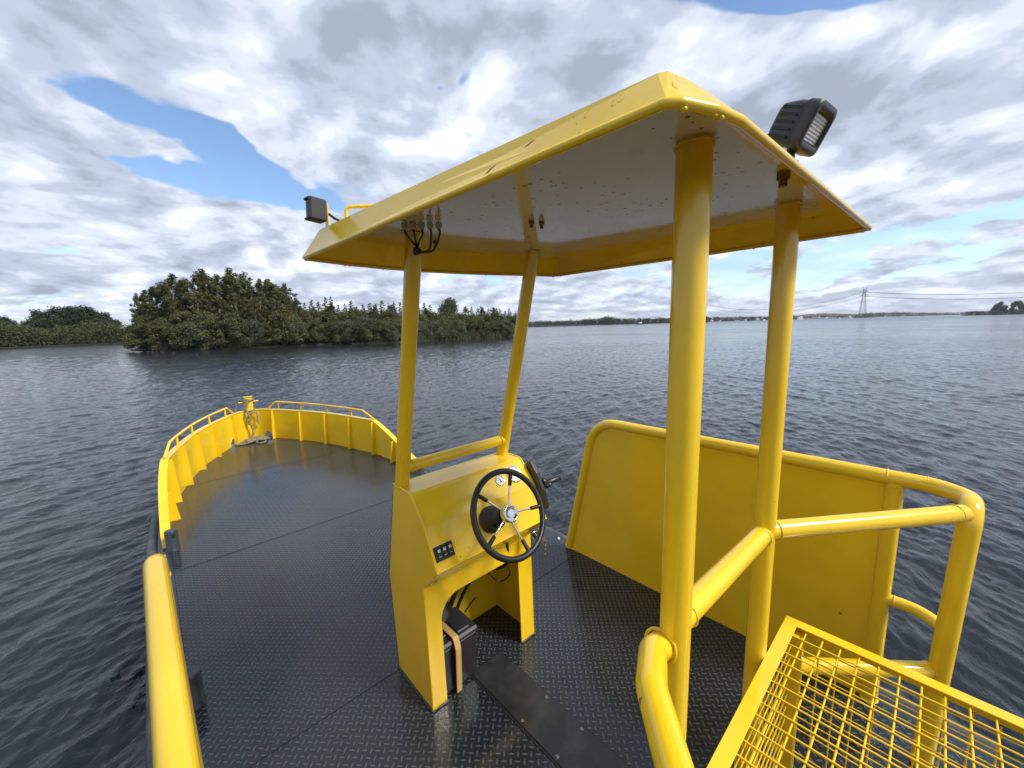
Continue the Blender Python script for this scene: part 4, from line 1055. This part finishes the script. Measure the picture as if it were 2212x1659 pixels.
def plant(key, x, y, h, label, group, z=WATER+.25, w=1.0, cat='tree'):
    L = protos[key]; i = used[key] % len(L); used[key] += 1; p = L[i]
    ref = {'tall': 9, 'spire': 6.5, 'willow': 3.6, 'bush': 4.2, 'dark': 9, 'farround': 12}[key]
    s_ = h/ref; rz = random.random()*6.28
    if (key, i) not in first:
        first.add((key, i)); p.location = (x, y, z); p.rotation_euler = (0, 0, rz); p.scale = (s_*w, s_*w, s_); o = p
    else: o = copy_tree(p, (x, y, z), rz, (s_*w, s_*w, s_))
    tag(o, label, cat, group); return o
random.seed(21)

# wooded island: waterline then ground
SHORE = [(-3.3,76.5),(-2.2,73.0),(.2,68.5),(3.2,65.8),(8,63.8),(13,62.6),(18,61.2),(22,57.5),(26,54.8),(32,55.2),(38,55.5),(44,54.3),(49.6,53.0),(52,55),(49,66),(30,92),(8,96),(-2,88)]
def shore_at(bearing):
    """distance of the island's waterline along a bearing"""
    d = V(math.sin(R(bearing)), math.cos(R(bearing)), 0); best = None
    for (x0, y0), (x1, y1) in zip(SHORE, SHORE[1:]+SHORE[:1]):
        ax_, ay_ = x0-CAM_LOC.x, y0-CAM_LOC.y; bx_, by_ = x1-x0, y1-y0; den_ = d.x*(-by_)+bx_*d.y
        if abs(den_) < 1e-9: continue
        t = (ax_*(-by_)+bx_*ay_)/den_; s_ = (d.x*ay_-d.y*ax_)/den_
        if t > 0 and 0 <= s_ <= 1 and (best is None or t < best): best = t
    return best
GROUND, nt, b = mat('bank_earth', (.03,.03,.018), .95); co = obj_co(nt); nt.put(b.inputs['Base Color'], nt.mix(nt.noise(co, 1.5, 5), (.012,.012,.008), (.03,.03,.016)))
cxy = V(sum(p[0] for p in SHORE)/len(SHORE), sum(p[1] for p in SHORE)/len(SHORE), 0)
sp3 = spline([(x, y, 0) for x, y in SHORE], 1.0, True); n_ = len(sp3)
mb = MB(); vs = []
for f, z in ((1.01, WATER-.6), (.99, WATER-.02), (.95, WATER+.18), (.6, WATER+.5)):
    vs += [V(cxy.x+(p.x-cxy.x)*f+.25*math.sin(i*1.7), cxy.y+(p.y-cxy.y)*f+.25*math.cos(i*2.3), z) for i, p in enumerate(sp3)]
mb.add(vs, [(k_*n_+i, k_*n_+(i+1) % n_, (k_+1)*n_+(i+1) % n_, (k_+1)*n_+i) for k_ in range(3) for i in range(n_)] + [tuple(3*n_+i for i in range(n_))], 0, True)
tag(mb.build('island_ground', [GROUND]), kind='structure')

# silhouettes: (bearing, height, kind) of the trees that make the skyline, and bushes along the water
def island(bearing, back, key, h, label, group, w=1.0, cat='tree'):
    d = shore_at(bearing)+back; p = pol(bearing, d); return plant(key, p.x, p.y, h, label, group, w=w, cat=cat)
_Q = []
_isl = island
def island(br, back, key, h, label, group, w=1.0, cat='tree'):
    o = _isl(br, back, key, h, label, group, w, cat); _Q.append((br, back, o)); return o
# tall clump at the island's left end
TALL = [(-.2,7.2,3.2),(.8,8.0,5),(1.7,8.6,6.5),(2.5,9.6,4.5),(3.6,8.8,7),(4.6,10.0,5.5),(5.6,10.4,6.5),(6.5,9.6,5),(7.4,9.8,8),(8.4,10.6,6),(9.4,10.2,7.5),(10.4,9.2,5.5),(11.4,9.4,7),(12.5,8.6,6),(13.6,7.6,7)]
for i, (br, h, bk) in enumerate(TALL):
    lab = 'tall ragged alder in the high clump at the left end of the wooded island'
    if i == 0: lab = 'thin open-crowned tree at the far left tip of the wooded island'
    elif i == 2: lab = 'tallest ragged alder near the left of the high clump on the island' if False else lab
    island(br, bk, 'tall', h, lab, None if i == 0 else 'tall alders on the left of the wooded island', w=.75 if i == 0 else 1.3)
for i in range(16):
    br = 1.5+11.5*i/15+random.uniform(-.3, .3); island(br, random.uniform(8, 15), 'tall', random.uniform(8.3, 9.6), 'tall ragged alder in the high clump at the left end of the wooded island', 'tall alders on the left of the wooded island', w=1.35)
for i in range(9):
    br = .8+13*i/8+random.uniform(-.4, .4); island(br, random.uniform(2.0, 3.6), 'tall', random.uniform(5.6, 7.4), 'mid-height leafy alder in front of the high clump on the island', 'lower alders before the high clump', w=1.25)
# bushes at the water's edge
for i in range(15):
    br = -.7+14.5*i/14+random.uniform(-.35, .35); k = 'willow' if i in (5, 9, 10) else 'bush'
    lab = 'pale grey-green willow bush at the waterline below the tall island alders' if k == 'willow' else 'dark green bush at the waterline below the tall island alders'
    island(br, random.uniform(.7, 1.7), k, random.uniform(3.2, 4.9), lab, ('pale willows' if k == 'willow' else 'dark bushes')+' below the tall clump', w=1.1, cat='bush')
for i in range(34):
    br = 14+29.5*i/33+random.uniform(-.3, .3); f = (br-14)/30; k = 'willow' if random.random() < .55 else 'bush'
    lab = ('pale grey-green willow bush' if k == 'willow' else 'dark green bush')+' at the waterline along the low middle and right of the island'
    island(br, random.uniform(.7, 1.9), k, random.uniform(2.9, 3.9)-.5*f, lab, ('pale willows' if k == 'willow' else 'dark bushes')+' along the low shore of the island', w=1.05, cat='bush')
for i in range(30):
    br = 13.5+29.5*i/29+random.uniform(-.4, .4); f = (br-14)/30
    island(br, random.uniform(4, 7), 'bush', random.uniform(4.9, 5.7)-1.1*f, 'mid-green bush behind the waterline willows on the low part of the island', 'inner bushes of the island', w=1.05, cat='bush')
# pointed trees of the lower skyline
SP = [(14.6,7.2),(15.4,6.6),(16.2,7.0),(17.0,6.7),(17.9,7.6),(18.5,7.5),(19.3,6.2),(20.1,6.4),(20.9,6.9),(21.6,5.9),(22.4,6.2),(23.2,6.4),(24.0,6.3),(24.8,6.7),(25.6,6.0),(26.4,6.4),(27.2,6.6),(28.0,6.1),(28.8,6.5),(29.6,6.2),(30.4,6.4),(31.2,6.1),(37.0,5.9),(37.8,5.6),(38.6,5.7),(39.4,5.4),(40.2,5.5),(41.0,5.2),(41.8,5.0),(42.6,4.8),(43.3,4.6)]
for i, (br, h) in enumerate(SP):
    island(br, random.uniform(7, 10) if br < 40 else random.uniform(4, 6), 'spire', h*.96, 'slender pointed tree on the low skyline of the wooded island', 'pointed trees on the island skyline', w=random.uniform(1.1, 1.9))
for i in range(12):
    br = 14.5+26*i/11+random.uniform(-.8, .8); island(br, random.uniform(5, 8), 'tall', random.uniform(5.2, 6.2)-.7*(br-14)/30, 'bushy young alder in the low middle of the island', 'young alders on the low part of the island', w=1.3)
for i in range(16):
    br = 14.2+28*i/15+random.uniform(-.5, .5); island(br, random.uniform(9, 13), 'spire', random.uniform(5.4, 6.1)-.6*(br-14)/30, 'slender pointed tree on the low skyline of the wooded island', 'pointed trees on the island skyline', w=1.4)
island(33.9, 7.5, 'willow', 7.2, 'tall rounded willow standing above the low island skyline, right of the front canopy post', None, w=.62)
# far left bank: oaks behind the scrub
for br, h, d in ((-6.4,10.2,168),(-5.4,10.4,172),(-4.2,10.6,170),(-3.4,9.8,174)):
    p = pol(br, d); plant('dark', p.x, p.y, h, ('leftmost', 'second', 'third', 'rightmost')[int(d*0)+[168,172,170,174].index(d)]+' dark oak of the dense rounded grove behind the left bank scrub', 'grove of dark oaks behind the left bank', w=1.0)
for br, h, d, lab in ((-9.3,7.4,166,'dark oak at the extreme left edge behind the left bank scrub'),(-7.75,6.6,170,'small dark oak standing alone left of the rounded grove')):
    p = pol(br, d); plant('dark', p.x, p.y, h, lab, None, w=.75)
for br, h, d, lab in ((93.35,17,830,'leftmost of the round shore trees at the right edge'),(94.3,17.5,835,'middle of the round shore trees at the right edge'),(95.2,19,835,'rightmost of the round shore trees at the right edge')):
    p = pol(br, d); plant('farround', p.x, p.y, h, lab, None, w=.75)

# a label of its own for every tree of a group: which row it stands in and its place along the island
ORD = 'first second third fourth fifth sixth seventh eighth ninth tenth eleventh twelfth thirteenth fourteenth fifteenth sixteenth seventeenth eighteenth nineteenth twentieth'.split()
def nth(i):
    if i < 20: return ORD[i]
    t_ = ('twenty', 'thirty', 'forty')[(i+1)//10-2]; r_ = (i+1) % 10
    return (t_[:-1]+'ieth') if r_ == 0 else t_+'-'+ORD[r_-1]
_G = {}
for br, back, o in _Q:
    if 'group' in o.keys(): _G.setdefault(o['group'], []).append((br, o))
SHORTL = {'tall alders on the left of the wooded island': 'tall alder in the high island clump', 'lower alders before the high clump': 'mid-height alder in front of the high island clump',
  'dark bushes below the tall clump': 'dark waterline bush below the high island clump', 'pale willows below the tall clump': 'pale willow bush at the foot of the high island clump',
  'dark bushes along the low shore of the island': 'dark waterline bush on the low island shore', 'pale willows along the low shore of the island': 'pale waterline willow on the low island shore',
  'inner bushes of the island': 'green bush behind the low shore willows', 'pointed trees on the island skyline': 'slender pointed tree on the low island skyline', 'young alders on the low part of the island': 'bushy young alder on the low part of the island'}
for g_, L_ in _G.items():
    L_.sort(key=lambda t_: t_[0])
    for i, (br, o) in enumerate(L_): o['label'] = SHORTL[g_] + ', ' + (nth(i)+' from the left' if i < len(L_)-1 else 'rightmost of its kind')


# reeds along the island's waterline
REED, nt, b = mat('reed', (.07,.085,.03), .8); geo = nt.n('ShaderNodeNewGeometry'); nt.put(b.inputs['Base Color'], nt.mix(geo.outputs['Random Per Island'], (.045,.060,.020), (.13,.13,.06)))
mb = MB(); rnd = random.Random(31); vs, fs = [], []
def blade(p, h, w_):
    a = rnd.random()*3.14; d = V(math.cos(a), math.sin(a), 0)*w_; t = V(rnd.gauss(0, .15), rnd.gauss(0, .15), 1)*h; i = len(vs)
    vs.extend([p-d, p+d, p+t*.6+d*.7, p+t]); fs.append((i, i+1, i+2, i+3))
for k_ in range(5200):
    q = rnd.random(); br = -1.2+44.0*q
    if br < 27 and rnd.random() < .93: continue
    d = shore_at(br)
    if d is None: continue
    hh = rnd.uniform(.4, 1.0)*(1.7 if br > 28 else .8)
    blade(pol(br, d+rnd.uniform(-.35, .9), WATER-.1), hh, .022)
mb.add(vs, fs); tag(mb.build('reeds', [REED]), 'belt of green reeds along the waterline of the wooded island', 'reeds', kind='stuff')

# ------------------------------------------------------------------ far shores
def land(name, b0, b1, d0, d1, depth, h=.4):
    a = [pol(b0+(b1-b0)*i/30, d0+(d1-d0)*i/30+math.sin(i*1.3)*d0*.004, WATER-.5) for i in range(31)]; c = [pol(b0+(b1-b0)*i/30, d0+(d1-d0)*i/30+depth, WATER-.5) for i in range(31)]
    a2 = [p+V(0,0,.5+h*.6) for p in a]; c2 = [p+V(0,0,.5+h) for p in c]
    mb = MB(); mb.add(a+a2+c2+c, [(k_*31+i, k_*31+i+1, (k_+1)*31+i+1, (k_+1)*31+i) for k_ in range(3) for i in range(30)]); o = mb.build(name, [GROUND]); return tag(o, kind='structure')
def wood(name, b0, b1, d0, d1, h, n_, size, leaf, label, seed=1, depth=20, prof=None, cat='woodland', rows=2):
    rnd = random.Random(seed); cl = []
    for i in range(n_):
        f = rnd.random(); back = rnd.random(); hh = h*(prof(f) if prof else 1)*rnd.uniform(.72, 1.08); p = pol(b0+(b1-b0)*f, d0+(d1-d0)*f+back*depth+hh*.3)
        for z_ in ((.3, .72) if rows == 2 else (.2, .5, .8)): cl.append(((p.x, p.y, WATER+hh*z_), (hh*.42, hh*.42, hh*.33)))
    vs, fs = leaves(rnd, cl, 7/size**2*.5, size); mb = MB(); mb.add(vs, fs); o = mb.build(name, [LF[leaf]]); return tag(o, label, cat, kind='stuff')
land('left_bank', -20, 3, 122, 150, 60); 
land('far_shore', 44, 52.9, 360, 420, 200, 1.2); land('far_shore', 52.6, 69, 470, 560, 300, 1.2); land('far_shore', 66, 84.5, 700, 980, 300, 1.5)
land('far_shore', 83.8, 97, 1500, 2600, 300, 3); land('far_shore', 91.1, 100, 820, 800, 200, 1.0)
wood('woodland', 43, 53.2, 450, 520, 6.6, 330, 1.0, 'far', 'low distant woodland on the far shore right of the wooded island', 2, 40)
wood('woodland', 52.7, 69, 490, 580, 8.8, 460, 1.3, 'far', 'dark distant woodland on the far shore behind the small cruiser', 3, 40, lambda f: .85+.35*math.exp(-((f-.22)/.06)**2)+.15*math.exp(-((f-.05)/.05)**2))
wood('woodland', 66.5, 77, 740, 860, 9.0, 330, 1.6, 'far', 'distant tree belt on the shore behind the moored white boats', 4, 60, lambda f: 1.0-.25*f)
wood('woodland', 77, 84.8, 930, 1010, 7.5, 220, 1.8, 'far', 'thin tree belt behind the waterside houses', 5, 40)
wood('woodland', 84, 96, 1550, 2400, 13, 560, 2.6, 'far', 'long thin line of woodland on the horizon right of the tall pylon', 6, 90, lambda f: .9+.2*math.sin(f*9))
wood('undergrowth', 91.4, 97, 815, 800, 5.5, 220, 1.2, 'dark', 'dark undergrowth along the shore below the trees at the right edge', 7, 18)
wood('bank_scrub', -19, -.4, 126, 148, 4.9, 420, .36, 'scrub', 'dense green scrub along the low bank left of the wooded island', 8, 9, lambda f: .95+.12*math.sin(f*17), 'scrub', 3)

# houses of the waterside village
HW = [mat('house_wall_'+n_, c, .8)[0] for n_, c in (('brick', (.28,.17,.11)), ('sand', (.46,.37,.26)), ('white', (.62,.60,.56)))]
HR = [mat('roof_tile_'+n_, c, .7)[0] for n_, c in (('red', (.20,.10,.07)), ('grey', (.10,.10,.11)))]
WIN = mat('window_glass', (.03,.035,.04), .1)[0]; WHT = mat('white_gelcoat', (.78,.78,.77), .25, coat=.4)[0]; NAVY = mat('dark_hull', (.03,.035,.05), .4)[0]
rnd = random.Random(77)
HCOL = ['brown brick', 'sand coloured', 'white']; RCOL = ['red', 'grey']
def house(bearing, dist, w_, h_, wi, ri, label):
    p = pol(bearing, dist, WATER+.6); t = tag(empty('house', tuple(p), R(-bearing)+rnd.uniform(-.3, .3)), label, 'house', 'waterside houses in the far village')
    mb = MB().box((0, 0, h_*.28), (w_, w_*.7, h_*.56)); mb.build('wall', [HW[wi]], t)
    mb = MB(); hw, hd = w_/2+.3, w_*.35+.3; z0, z1 = h_*.565, h_
    mb.add([(-hw,-hd,z0),(hw,-hd,z0),(hw,hd,z0),(-hw,hd,z0),(-hw,0,z1),(hw,0,z1)], [(0,1,5,4),(2,3,4,5),(0,4,3),(1,2,5),(3,2,1,0)]); r_ = mb.build('roof', [HR[ri]], t)
    MB().box((w_*.28, .3, z1), (.7, .7, 1.3)).build('chimney', [HW[0]], r_)
    for k_ in range(3): MB().box((-w_*.3+k_*w_*.3, -w_*.35-.02, h_*.33), (w_*.14, .08, h_*.22)).build('window', [WIN], t)
for i, (br, ds, w_, h_, wi, ri) in enumerate([(78.95,900,14,7.5,1,1),(79.5,905,12,8.5,0,0),(80.0,895,11,7,2,1),(80.5,905,14,9,1,0),(80.95,900,11,8,0,1),(81.4,895,13,8,1,1),(81.85,905,11,7.5,2,0),(82.3,900,10,7,0,1),(82.7,905,10,6.5,1,1),(83.05,910,9,6,2,1)]):
    pos = ['leftmost', 'second from the left', 'third from the left', 'fourth from the left', 'fifth from the left', 'fifth from the right', 'fourth from the right', 'third from the right', 'second from the right', 'rightmost'][i]
    house(br, ds, w_, h_, wi, ri, f'{HCOL[wi]} house with {RCOL[ri]} roof, {pos} in the waterside row')
# boats
def cruiser(bearing, dist, L_, hdg, label, hull=None, cabin=True, group=None, cat='boat'):
    p = pol(bearing, dist, WATER); t = tag(empty('motor_boat', tuple(p), R(hdg)), label, cat, group)
    mb = MB(); secs = []
    for f, w_, z0 in ((0, .85, 0), (.25, 1, 0), (.6, .95, 0), (.85, .6, .05), (1.0, .05, .15)):
        y = -L_/2+L_*f; hw = w_*L_*.16; fb = L_*(.09+.05*f)
        secs.append([V(-hw*.75, y, -.3), V(-hw, y, fb), V(hw, y, fb), V(hw*.75, y, -.3)])
    vs = [q for s_ in secs for q in s_]; fs = [(i*4+j, i*4+(j+1) % 4, (i+1)*4+(j+1) % 4, (i+1)*4+j) for i in range(4) for j in range(4)]+[(0,1,2,3)[::-1], (16,17,18,19)]
    mb.add(vs, fs); mb.build('boat_hull', [hull or WHT], t)
    if cabin:
        mb = MB(); a = L_*.10; mb.box((0, -.02*L_, a+L_*.06), (L_*.22, L_*.42, L_*.10), bev=.1); mb.box((0, -.12*L_, a+L_*.135), (L_*.18, L_*.20, L_*.07), bev=.08); c_ = mb.build('cabin', [WHT], t)
        MB().box((0, -.02*L_, a+L_*.075), (L_*.225, L_*.34, L_*.035)).build('cabin_window', [WIN], c_)
    return t
cruiser(60.5, 395, 8.5, 70, 'small white motor cruiser with dark hull crossing before the far shore woods', NAVY)
cruiser(78.55, 760, 17, 80, 'large white yacht just right of the right rear canopy post')
cruiser(85.79, 1180, 9, 85, 'white motor boat nearest the right side of the tall pylon', group='white boats out on the open lake')
cruiser(87.17, 1240, 11, 20, 'white motor boat further right of the tall pylon, second of the two', group='white boats out on the open lake')
cruiser(91.78, 1050, 10, 30, 'lone white boat just left of the trees at the right edge', group='white boats out on the open lake')
NTH = 'first second third fourth fifth sixth seventh eighth ninth tenth'.split()
for i, br in enumerate((68.5, 69.4, 70.3, 72.2, 73.1, 74.4, 75.0, 79.35, 79.8, 80.15, 80.5, 80.95, 81.3, 81.7, 82.05, 82.5, 82.9)):
    cruiser(br+rnd.uniform(-.06, .06), 690+rnd.uniform(0, 10) if br < 76 else 860+rnd.uniform(0, 15), rnd.uniform(7, 12), rnd.uniform(0, 180), f'moored white boat on the far shore between the rear posts, {NTH[i]} from left' if br < 76 else f'moored white boat before the waterside houses, {NTH[i-7]} from the left', group='white boats moored at the far shore' if br < 76 else 'white boats moored before the village')
# buoys
def buoy(br, d, h, c_, label):
    p = pol(br, d, WATER); t = tag(empty('buoy', tuple(p)), label, 'buoy', 'channel buoys')
    MB().lathe([(.1*h, -.3), (.30*h, .0), (.32*h, .30*h), (.10*h, .42*h), (.09*h, .8*h)], (0,0,0), n=12).build('float', [c_], t); MB().lathe([(.02*h, .78*h), (.16*h, .82*h), (.01*h, 1.1*h)], (0,0,0), n=10).build('top_mark', [c_], t)
buoy(50.27, 300, 2.0, mat('buoy_green', (.02,.09,.04), .5)[0], 'small dark buoy on the water right of the wooded island')
buoy(73.5, 520, 3.6, mat('buoy_red', (.12,.02,.02), .5)[0], 'dark buoy on the water between the two rear canopy posts')
buoy(54.6, 340, 1.5, mat('buoy_pale', (.3,.3,.3), .5)[0], 'tiny pale buoy on the water left of the small cruiser')

# pylons and power line
STEEL = mat('galvanised_lattice', (.20,.215,.23), .6, .3)[0]
def pylon(br, d, H, label, face, thick=1.0, base=True):
    p = pol(br, d, WATER+ (1.5 if base else .5)); t = tag(empty('electricity_pylon', tuple(p), R(face)), label, 'pylon', 'pylons of the power line')
    mb = MB(); w0, w1 = .098*H, .032*H; th = .0052*H*thick
    def leg(f, sx_, sy_): 
        w_ = w0+(w1-w0)*min(1, f/.80)**.8; return V(sx_*w_, sy_*w_, H*f)
    L = [0, .10, .21, .33, .44, .54, .63, .71, .78, .84, .90]
    for sx_ in (-1, 1):
        for sy_ in (-1, 1): mb.tube([leg(f, sx_, sy_) for f in L], th*.75, 4, sm=False)
    C = [(-1,-1), (1,-1), (1,1), (-1,1)]
    for i in range(len(L)-1):
        for k_ in range(4):
            a, b_ = C[k_], C[(k_+1) % 4]
            mb.tube([leg(L[i], *a), leg(L[i+1], *b_)], th*.42, 4, sm=False); mb.tube([leg(L[i], *b_), leg(L[i+1], *a)], th*.42, 4, sm=False); mb.tube([leg(L[i+1], *a), leg(L[i+1], *b_)], th*.45, 4, sm=False)
    mb.build('lattice_tower', [STEEL], t)
    for f, w_ in ((.70, .12), (.84, .11)):
        mb = MB(); z = H*f
        for s_ in (-1, 1):
            tip = V(s_*w_*H, 0, z)
            for q in (-1, 1):
                mb.tube([V(s_*w1, q*w1, z), tip], th*.6, 4, sm=False); mb.tube([V(s_*w1, q*w1, z+.045*H), tip], th*.5, 4, sm=False)
            mb.tube([tip, tip-V(0, 0, .03*H)], th*.5, 4, sm=False)
        mb.build('cross_arm', [STEEL], t)
    mb = MB()
    for s_ in (-1, 1):
        for q in (-1, 1): mb.tube([V(s_*w1, q*w1, H*.90), V(s_*w1*1.5, 0, H)], th*.55, 4, sm=False)
        mb.tube([V(0, 0, H*.90), V(s_*w1*1.5, 0, H)], th*.5, 4, sm=False)
    mb.build('earth_wire_horn', [STEEL], t)
    return p
FA = -70
pA = pylon(83.97, 1100, 61, 'tallest lattice pylon, standing in the lake right of the canopy posts', FA)
pB = pylon(68.46, 1400, 60.5, 'second lattice pylon, seen between the two rear canopy posts', FA, 1.1, False)
pylon(56.25, 2100, 45, 'faint distant pylon above the dark far woodland behind the small cruiser', FA-20, 1.3, False)
pylon(51.05, 2500, 41, 'faintest distant pylon, just right of the wooded island', FA-20, 1.4, False)
# stone island under the tall pylon
ROCK, nt, b = mat('stone', (.05,.05,.045), .9); co = obj_co(nt); nt.put(b.inputs['Base Color'], nt.mix(nt.noise(co, .8, 4), (.025,.027,.025), (.09,.09,.08)))
mb = MB(); K = 40
rngs = []
for rr, z in ((1.05, -1.0), (1.0, .2), (.93, 1.9), (.80, 2.6)): rngs += [V(math.cos(2*math.pi*i/K)*21*rr*(1+.04*math.sin(i*2.9)), math.sin(2*math.pi*i/K)*14*rr, z+.25*math.sin(i*1.9)) for i in range(K)]
mb.add(rngs, [(k_*K+i, k_*K+(i+1) % K, (k_+1)*K+(i+1) % K, (k_+1)*K+i) for k_ in range(3) for i in range(K)]+[tuple(3*K+i for i in range(K))])
o = mb.build('pylon_island', [ROCK]); o.location = (pA.x, pA.y, WATER); o.rotation_euler = (0, 0, R(-84)); tag(o, 'dark stone islet in the lake under the tallest pylon', 'islet')
# conductors
WIRE = mat('cable_steel', (.12,.13,.15), .5, .4)[0]
def line(name, a, b_, za, zb_, sag, r_, off, parent):
    d = (b_-a); d.z = 0; nrm = V(d.y, -d.x, 0).normalized()*off; pts = []
    for i in range(41):
        f = i/40; q = a.lerp(b_, f)+nrm; q.z = WATER+za+(zb_-za)*f-sag*4*f*(1-f); pts.append(q)
    MB().tube(pts, r_, 4).build(name, [WIRE], parent)
pC = pol(103, 1150)
wl = tag(empty('power_line', (0, 0, 0)), 'thin sagging power cables strung between the pylons over the lake', 'power line')
for za, off, rr in ((43.5, 6.5, .2), (43.5, -6.5, .2), (52, 5.5, .2), (52, -5.5, .2)):
    line('conductor', pA.copy(), pC.copy(), za, za-4, 14, rr, off, wl); line('conductor', pA.copy(), pB.copy(), za, za+1, 26, rr, off, wl)
bpy.context.view_layer.update()

# ------------------------------------------------------------------ air: thin haze over the whole lake
HZ = bpy.data.materials.new('haze_air'); HZ.use_nodes = True; hn = HZ.node_tree; hn.nodes.clear()
pv = hn.nodes.new('ShaderNodeVolumePrincipled'); pv.inputs['Color'].default_value = (.80, .86, .95, 1); pv.inputs['Density'].default_value = .00011; pv.inputs['Anisotropy'].default_value = .3
ho = hn.nodes.new('ShaderNodeOutputMaterial'); hn.links.new(pv.outputs[0], ho.inputs['Volume'])
hz = MB().box((0, 0, 35.5), (29000, 29000, 83)).build('haze', [HZ]); tag(hz, kind='stuff')
